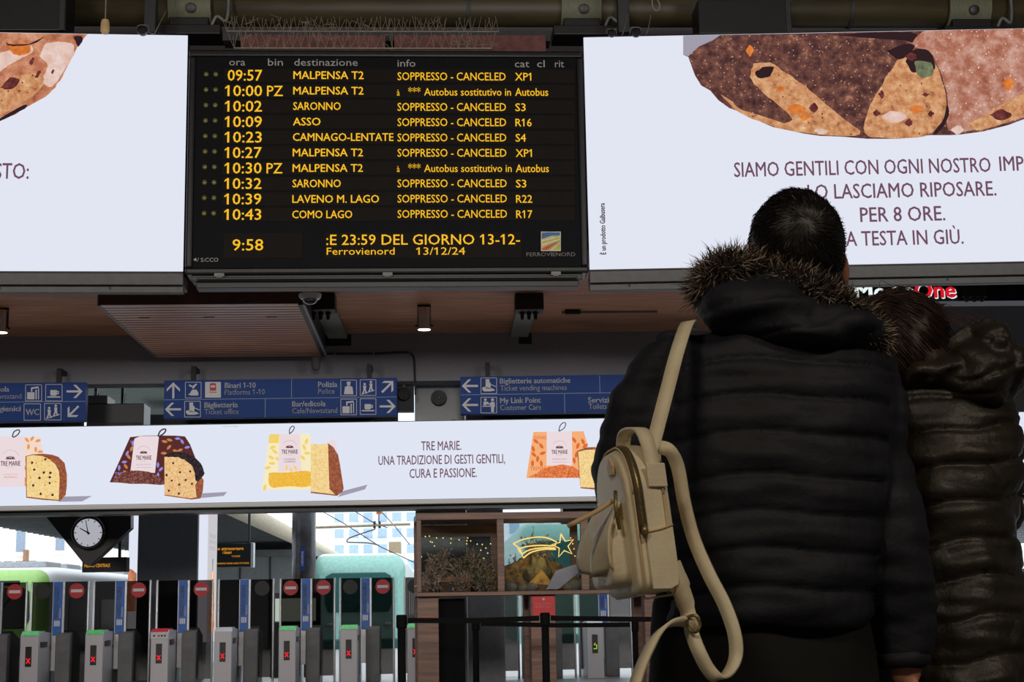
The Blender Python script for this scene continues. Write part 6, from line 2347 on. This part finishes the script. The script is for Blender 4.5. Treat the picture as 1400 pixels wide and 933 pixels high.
q = MB()
w_head = WP(1212, 490, 0.02)
wl = Vector((-0.5, 1, 0.32))
atw, Rw = head(q, w_head, wl, (0, 0, 1), 0.95)
wn = WP(1250, 545, 0.0)
limb(q, [w_head - Vector((0, 0, 0.05)), wn - Vector((0, 0, 0.04))], [0.05, 0.055])
WR = [(1225, 1330, 520, .07, 0), (1195, 1372, 545, .11, 0), (1182, 1386, 580, .13, 0), (1178, 1388, 620, .145, 0), (1180, 1385, 660, .15, 0), (1180, 1381, 700, .15, 0), (1182, 1380, 740, .15, 0),
      (1182, 1386, 790, .16, 0), (1182, 1396, 850, .17, 0), (1182, 1402, 930, .175, 0), (1180, 1408, 1050, .18, 0), (1180, 1410, 1150, .175, 0)]
rings = []
for L_, R_, y, dpt, dy in WR:
    a_, c_ = WP(L_, y, dy), WP(R_, y, dy)
    rings.append(ellring((a_ + c_) / 2, (c_.x - a_.x) / 2, dpt, 32, 0, 2.3))
q.loft([[c_ + (p - c_) * 0.72 for p in r_] for r_ in rings[:10] for c_ in [sum(r_, Vector()) / len(r_)]])
w_sl = WP(1200, 560, 0.06)
w_sr = WP(1352, 565, 0.0)
limb(q, [w_sl, WP(1190, 720, 0.05), WP(1205, 780, 0.27)], [0.045, 0.036, 0.025])
limb(q, [w_sr, WP(1345, 720, 0.1), WP(1310, 770, 0.3)], [0.045, 0.036, 0.025])
hand(q, WP(1205, 780, 0.27), (0.4, 0.8, 0.2), (0.6, -0.2, 0.7), (0.2, 0.5, 0.8), 0.165, 0.6)
hand(q, WP(1310, 770, 0.3), (-0.5, 0.8, 0.2), (-0.6, -0.2, 0.7), (0.2, 0.5, 0.8), 0.165, 0.6)
wl_ = []
for sx in (-1, 1):
    hip = Vector((wb.x + sx * 0.075, WY, wb.z - 0.1))
    knee = Vector((wb.x + sx * 0.08, WY + 0.02, 0.46))
    ank = Vector((wb.x + sx * 0.08, WY, 0.09))
    wl_.append((hip, knee, ank))
    limb(q, [hip, knee, ank], [0.08, 0.054, 0.036])
    limb(q, [ank + Vector((0, 0, -0.045)), ank + Vector((-0.05, 0.14, -0.055))], [0.033, 0.03])
me = remesh(relw(q), 0.007, 3)
me.materials.append(M_skin)
link('body', me, woman, True)
# coat
q = MB()
q.loft(rings)
wsl = [WP(1205, 565, 0.04), WP(1190, 640, 0.04), WP(1188, 715, 0.05), WP(1202, 770, 0.2)]
wsr = [WP(1345, 570, 0.0), WP(1358, 640, 0.03), WP(1352, 715, 0.08), WP(1318, 762, 0.24)]
limb(q, wsl, [.06, .056, .052, .044])
limb(q, wsr, [.06, .056, .052, .044])
me = remesh(relw(q), 0.0058, 8)
WS = [WP(1330, y).z - WO.z for y in (545, 592, 640, 688, 738, 786, 838, 892, 948, 1006, 1066, 1130)]
back_x = WP(1333, 780).x - WO.x


def d_wom(c_):
    x = c_.x - back_x
    z = c_.z - 0.10 * x + 0.004 * math.sin(c_.x * 40 + c_.z * 9)
    b_ = min(range(len(WS)), key=lambda i: abs(WS[i] - z))
    d_ = abs(WS[b_] - z) / 0.031
    if c_.z < WS[2] and c_.y < 0.05:
        g = abs(x + 0.006 * math.sin(c_.z * 60)) / 0.02
        d_ = min(d_, g + 0.25)
    return d_


quilt(me, d_wom, 0.011, 2, 0.011, 15)
me.materials.append(M_jacket_w)
wc = link('quilted_coat', me, woman, True)
# hood thrown back
q = MB()


def EW(px, py, rx, rz, ry, dy, tilt=0):
    q.ell(WP(px, py, dy), rx / wpm, ry, rz / wpm, 24, 16, Matrix.Rotation(math.radians(tilt), 3, 'Y'))


EW(1330, 515, 62, 44, .10, -0.06, -8)
EW(1348, 475, 30, 36, .09, -0.05, 12)
EW(1376, 512, 22, 40, .09, -0.05, 0)
EW(1278, 515, 52, 24, .09, -0.05, -14)
EW(1305, 488, 46, 18, .08, -0.03, -24)
EW(1330, 545, 56, 24, .09, -0.06, 8)
EW(1245, 520, 26, 22, .09, -0.04, -10)
limb(q, [WP(1228, 505, -0.03), WP(1260, 489, -0.05), WP(1300, 466, -0.06), WP(1333, 444, -0.07), WP(1357, 444, -0.07), WP(1374, 464, -0.07), WP(1390, 490, -0.06)], [.012, .014, .015, .016, .016, .015, .012])
me = remesh(relw(q), 0.006, 9)


def d_wh(c_):
    k = (c_.z * 0.8 - 0.75 * c_.x + 0.015 * math.sin(c_.z * 50)) / 0.075
    return abs(k - round(k)) * 2


quilt(me, d_wh, 0.003, 3, 0.011, 15)
co, no = get_co(me), get_no(me)
set_co(me, co + no * np.array([(1 - abs(noise.noise(Vector((c_[0] * 14 + 3, c_[1] * 14, c_[2] * 26))))) ** 5 * -0.008 for c_ in co])[:, None])
me.materials.append(M_jacket_w)
link('hood', me, woman, True)
# long hair
q = MB()
q.ell(atw(0, -0.018, 0.035), 0.082, 0.1, 0.096, 28, 18, Rw)
q.ell(WP(1226, 486, -0.03), 0.078, 0.075, 0.088, 24, 14)
q.ell(WP(1260, 502, -0.04), 0.064, 0.06, 0.06, 24, 14)
q.ell(WP(1294, 505, -0.03), 0.05, 0.05, 0.042, 24, 14)
q.ell(WP(1225, 510, -0.02), 0.06, 0.06, 0.07, 24, 14)
me = remesh(relw(q), 0.007, 6)
co, no = get_co(me), get_no(me)
set_co(me, co + no * np.array([noise.noise(Vector((c_[0] * 60, c_[1] * 60, c_[2] * 9))) * 0.003 for c_ in co])[:, None])
me.materials.append(M_hair_w)
wh = link('hair', me, woman, True)
q = MB()
rnd = random.Random(5)
hm = wh.data
M_hair_w2 = mat('hair_brown_strand', (84, 52, 38), 0.4, var=0.3)
crown = WP(1205, 398, -0.03) - WO
pv_ = hm.polygons
for f in rnd.sample(range(len(pv_)), min(5200, len(pv_))):
    c_, n2 = pv_[f].center, pv_[f].normal
    away = c_ - crown + Vector((0.12, 0, -0.05))
    away = (away - n2 * away.dot(n2)).normalized()
    q.use(M_hair_w2 if rnd.random() < 0.22 else M_hair_w)
    ln = rnd.uniform(0.03, 0.075)
    p1 = c_ + away * ln * 0.5 + n2 * (rnd.uniform(0.0, 0.002) - (ln * 0.5) ** 2 / 0.2)
    p2 = c_ + away * ln + n2 * (rnd.uniform(-0.004, 0.001) - ln ** 2 / 0.2) + Vector((0, 0, -0.003))
    q.tube([c_, p1, p2], [0.0009, 0.0010, 0.0003], 3, cap=False)
q.v = [tuple(Vector(v) + WO) for v in q.v]
for k in range(26):
    s_ = WP(rnd.uniform(1200, 1300), 0, -0.04)
    xx = rnd.uniform(1190, 1310)
    yy = 398 + max(0, xx - 1205) ** 1.35 * 0.085
    s_ = WP(xx, yy + 4, -0.05)
    q.use(M_hair_w2).tube(smooth_path([s_, s_ + Vector((rnd.uniform(.0, .04), 0, rnd.uniform(-.005, .025))), s_ + Vector((rnd.uniform(.04, .1), 0, rnd.uniform(-.06, .0)))], 4), 0.0005, 3)
relw(q).build('hair_strands', None, wh, True, fix=False)
# jeans and shoes
q = MB()
for (hip, knee, ank), sx in zip(wl_, (-1, 1)):
    limb(q, [hip, knee, ank + Vector((0, 0, 0.03))], [0.09, 0.066, 0.05])
me = remesh(relw(q), 0.01, 4)
me.materials.append(M_jeans)
link('jeans', me, woman, True)
for (hip, knee, ank), sx in zip(wl_, (-1, 1)):
    q = MB()
    q.loft([[(ank.x - WO.x + x * w_ - y * 0.3, y, z) for x, z in ((-1, 0.0), (1, 0.0), (1, zt * 0.6), (0.6, zt), (-0.6, zt), (-1, zt * 0.6))] for y, w_, zt in ((-0.08, 0.034, 0.09), (-0.03, 0.04, 0.12), (0.05, 0.042, 0.1), (0.11, 0.044, 0.07), (0.17, 0.026, 0.045))])
    q.build('shoe', M_shoe, woman, 'auto', 0.012)
# grey bag between them
p = WP(1192, 905, -0.13)
t = thing('shoulder_bag', 'grey bag with a zip puller hanging between the two people', 'bag', p)
M_bag = mat('bag_grey', (74, 74, 80), 0.6, var=0.15, bump=0.3)
me = remesh(MB().box(-0.09, 0.045, -0.02, 0.05, -0.16, 0.05), 0.012, 8)
me.materials.append(M_bag)
link('pouch', me, t, True)
MB().box(-0.07, 0.04, -0.027, -0.022, 0.02, 0.028).build('zip', M_beam, t)
MB().tube([(-0.005, -0.03, 0.022), (-0.004, -0.032, 0.012), (-0.004, -0.032, -0.004)], [0.003, 0.006, 0.004], 8).build('zip_puller', M_post, t, True)
MB().ribbon(smooth_path([(-0.03, 0.015, 0.03), (-0.03, 0.06, 0.2), (-0.02, 0.12, 0.36)]), Vector((1, 0, 0)), 0.012, 0.002).build('strap', M_bag, t, True)

# ================================================================ CREAM BACKPACK ON THE MAN'S SHOULDER
M_cream_l = mat('cream_leather', (250, 232, 202), 0.5, var=0.07, scale=10, bump=0.12, bscale=160)
M_edge = mat('cream_leather_edge', (216, 186, 140), 0.55, var=0.08)
M_zip = mat('brass_zip', (150, 132, 86), 0.35, metal=0.7, var=0.3, scale=300)
M_zipt = mat('zip_tape', (92, 84, 66), 0.7, var=0.15)
BY = 2.13


def BP(px, py, dy=0.0):
    return P(px, py, BY + dy)


bpm = 2087 / BY
bo = BP(872, 812)                                     # bottom front corner, nearest the camera
bag = thing('backpack', 'cream leather mini backpack hanging from one strap on the man', 'backpack', bo)
# local axes: n out of the bag's front (left), g out of its side (towards the camera), u up the bag (leaning)
n_ = Vector((-0.99, -0.125, 0.0)).normalized()
u_ax = Vector((-0.10, 0.02, 1.0)).normalized()
g_ = n_.cross(u_ax).normalized()
if g_.y > 0:
    g_ = -g_
u_ax = u_ax.normalized()
BMX = Matrix((n_, g_, u_ax)).transposed()             # columns: front, side, up
HB, WB, DB = 0.212, 0.185, 0.068                      # height, width, depth


def LB(n, g, u):
    """Bag-local: n outward from the back plane (0..DB), g from the centre of the width (+ towards the camera), u up."""
    return BMX @ Vector((n - DB, g - WB / 2, u))


def arch_prof(ww, hh, r_top, k=10, r_bot=0.02):
    pts = []
    for cx, a0 in ((ww / 2 - r_top, 0), (-ww / 2 + r_top, 90)):
        for i in range(k + 1):
            a_ = math.radians(a0 + 90 * i / k)
            pts.append((cx + r_top * math.cos(a_), hh - r_top + r_top * math.sin(a_)))
    for cx, a0 in ((-ww / 2 + r_bot, 180), (ww / 2 - r_bot, 270)):
        for i in range(5):
            a_ = math.radians(a0 + 22.5 * i)
            pts.append((cx + r_bot * math.cos(a_), r_bot + r_bot * math.sin(a_)))
    return pts


q = MB()
prof = arch_prof(WB, HB, 0.075)
rings = []
for n, sc in ((0.0, 0.90), (0.004, 0.97), (0.014, 1.0), (DB * 0.5, 1.02), (DB - 0.014, 1.0), (DB - 0.004, 0.97), (DB, 0.90)):
    rings.append([LB(n, g * sc, HB / 2 + (u - HB / 2) * sc + 0.006 * math.sin(n * 60)) for g, u in prof])
q.loft(rings)
q.build('body', M_cream_l, bag, True).modifiers.new('s', 'SUBSURF').levels = 1
# panel seams around the body: front piping and bottom band
for n in (DB - 0.012, 0.012):
    pth = [LB(n, g * 1.012, HB / 2 + (u - HB / 2) * 1.012) for g, u in prof]
    MB().tube(pth + [pth[0]], 0.0016, 6).build('piping', M_edge, bag, True)
# the main zip arching over the gusset close to the front
zp = [(g, u) for g, u in prof if u > 0.075]
zp = [(WB / 2, 0.085)] + zp[:22] + [(-WB / 2, 0.085)]
nz = DB - 0.02
MB().ribbon(smooth_path([LB(nz, g * 1.026, HB / 2 + (u - HB / 2) * 1.026) for g, u in zp], 3), n_, 0.0058, 0.0012).build('zip_tape', M_zipt, bag, True)
MB().ribbon(smooth_path([LB(nz, g * 1.036, HB / 2 + (u - HB / 2) * 1.036) for g, u in zp], 3), n_, 0.0022, 0.0012).build('zip_teeth', M_zip, bag, True)
MB().tube([LB(nz, WB / 2 + 0.006, 0.096), LB(nz, WB / 2 + 0.009, 0.086), LB(nz, WB / 2 + 0.006, 0.076)], [0.003, 0.005, 0.003], 8).build('zip_puller', M_zip, bag, True)
# side slip pocket
q = MB()
top = [(0.006, 0.095), (DB * 0.35, 0.089), (DB * 0.7, 0.084), (DB - 0.022, 0.083)]
pts = [(0.02, 0.006), (0.009, 0.012), (0.006, 0.026)] + top + [(DB - 0.022, 0.006)]
q.prism([LB(n, WB / 2 + 0.0015, u) for n, u in pts], g_ * 0.0035)
q.build('side_pocket', M_cream_l, bag, bevel=0.0015)
MB().tube(smooth_path([LB(n, WB / 2 + 0.0055, u) for n, u in top]), 0.0016, 6).build('pocket_piping', M_edge, bag, True)
# front pocket with flap
q = MB()
q.loft([[LB(DB + n, g * sc, 0.012 + u * sc) for g, u in arch_prof(0.14, 0.10, 0.02, 6)] for n, sc in ((-0.004, 1.0), (0.012, 0.98), (0.026, 0.9))])
q.build('front_pocket', M_cream_l, bag, True, 0.004)
fl_rows = []
for k in range(13):
    f = k / 12
    row = []
    for j in range(13):
        g = (-0.5 + j / 12) * (0.152 - 0.012 * f)
        out_ = 0.006 + 0.030 * math.sin(math.pi * min(1, f * 0.62)) ** 1.0 + 0.010 * math.sin(j / 12 * math.pi * 3.2 + f * 2) * f
        u = 0.130 - 0.092 * f - 0.010 * math.cos((j / 12 - 0.5) * math.pi) * f
        row.append(LB(DB + out_, g, u))
    fl_rows.append(row)
q = MB()
vs = [p for r_ in fl_rows for p in r_]
q.add(vs, [(a_ * 13 + b_, a_ * 13 + b_ + 1, (a_ + 1) * 13 + b_ + 1, (a_ + 1) * 13 + b_) for a_ in range(12) for b_ in range(12)])
fo = q.build('flap', M_cream_l, bag, True)
md = fo.modifiers.new('t', 'SOLIDIFY')
md.thickness = 0.003
MB().tube([LB(DB + 0.008, WB * 0.40, 0.145), LB(DB + 0.012, WB * 0.42, 0.12), LB(DB + 0.010, WB * 0.42, 0.09)], 0.003, 6).build('flap_zip', M_zip, bag, True)
q = MB()
for s in (-0.004, 0.003):
    pth = smooth_path([LB(DB + 0.012, WB * 0.36, 0.132), LB(DB + 0.035, WB * 0.36 + s, 0.118), LB(DB + 0.078, WB * 0.33 + s * 3, 0.098)])
    q.ribbon(pth, Vector((0.3, 0.2, 1)), 0.0032, 0.0011)
q.build('leather_puller', M_edge, bag, True)
# emblem patch on the front
q = MB().prism([LB(DB + 0.0005, g, u) for g, u in ((0.055, 0.17), (0.03, 0.17), (0.026, 0.183), (0.043, 0.196), (0.058, 0.183))], n_ * 0.004)
q.build('emblem', M_edge, bag, bevel=0.001)
# carrying handle
hp = smooth_path([LB(DB * 0.28, WB * 0.46, HB * 0.80), LB(DB * 0.30, WB * 0.42, HB * 1.0), LB(DB * 0.32, WB * 0.32, HB * 1.1), LB(DB * 0.36, WB * 0.12, HB * 1.14), LB(DB * 0.40, -WB * 0.1, HB * 1.12), LB(DB * 0.42, -WB * 0.22, HB * 0.97)], 6)
MB().ribbon(hp, n_, 0.0105, 0.0022).build('handle', M_cream_l, bag, True)
MB().prism([LB(DB * 0.28 + n, WB / 2 + 0.001, u) for n, u in ((-0.014, HB * 0.70), (0.014, HB * 0.70), (0.014, HB * 0.86), (-0.014, HB * 0.86))], g_ * 0.004).build('handle_tab', M_cream_l, bag, bevel=0.0015)


def bag_rel(pts):
    return [p - bo for p in pts]


def strap(name, pts, wdir, hw, th=0.0022, n=6):
    return MB().ribbon(smooth_path(bag_rel(pts), n), wdir, hw, th).build(name, M_cream_l, bag, True)


# strap over the shoulder
strap('shoulder_strap', [P(948, 449, 2.50), P(945, 441, 2.44), P(938, 446, 2.37), P(925, 485, 2.31), P(912, 535, 2.28), P(899, 585, 2.25), P(893, 612, 2.22), P(895, 640, 2.2)], Vector((1, -0.1, 0.15)), 0.0108)
strap('lower_strap', [P(902, 612, 2.19), P(916, 617, 2.18), P(927, 640, 2.19), P(936, 690, 2.2), P(949, 738, 2.2), P(969, 785, 2.19), P(990, 826, 2.18), P(1004, 866, 2.17), P(1006, 898, 2.17), P(996, 920, 2.16), P(982, 928, 2.15),
                      P(968, 915, 2.15), P(955, 890, 2.15), P(946, 866, 2.16), P(944, 852, 2.17)], Vector((0.85, -0.6, 0.25)), 0.0100)
strap('bottom_tab', [P(917, 772, 2.2), P(925, 792, 2.19), P(934, 815, 2.18), P(943, 848, 2.17)], Vector((1, -0.2, 0.4)), [0.015] * 6 + [0.0155] * 4 + [0.013] * 5 + [0.011] * 4)
strap('loose_strap_end', [P(948, 852, 2.17), P(930, 850, 2.15), P(912, 855, 2.13), P(897, 870, 2.11), P(885, 892, 2.1), P(874, 918, 2.09), P(864, 950, 2.08)], Vector((0.75, -0.5, 0.55)), 0.0098)
q = MB().tube(smooth_path(bag_rel([P(938, 845, 2.15), P(950, 842, 2.14), P(957, 853, 2.14), P(953, 864, 2.14), P(943, 862, 2.15), P(938, 845, 2.15)])), 0.0022, 8)
q.build('buckle', M_zip, bag, True)
q = MB().ell(P(948, 850, 2.155) - bo, 0.010, 0.008, 0.012, 14, 10)
q.build('strap_knot', M_cream_l, bag, True)
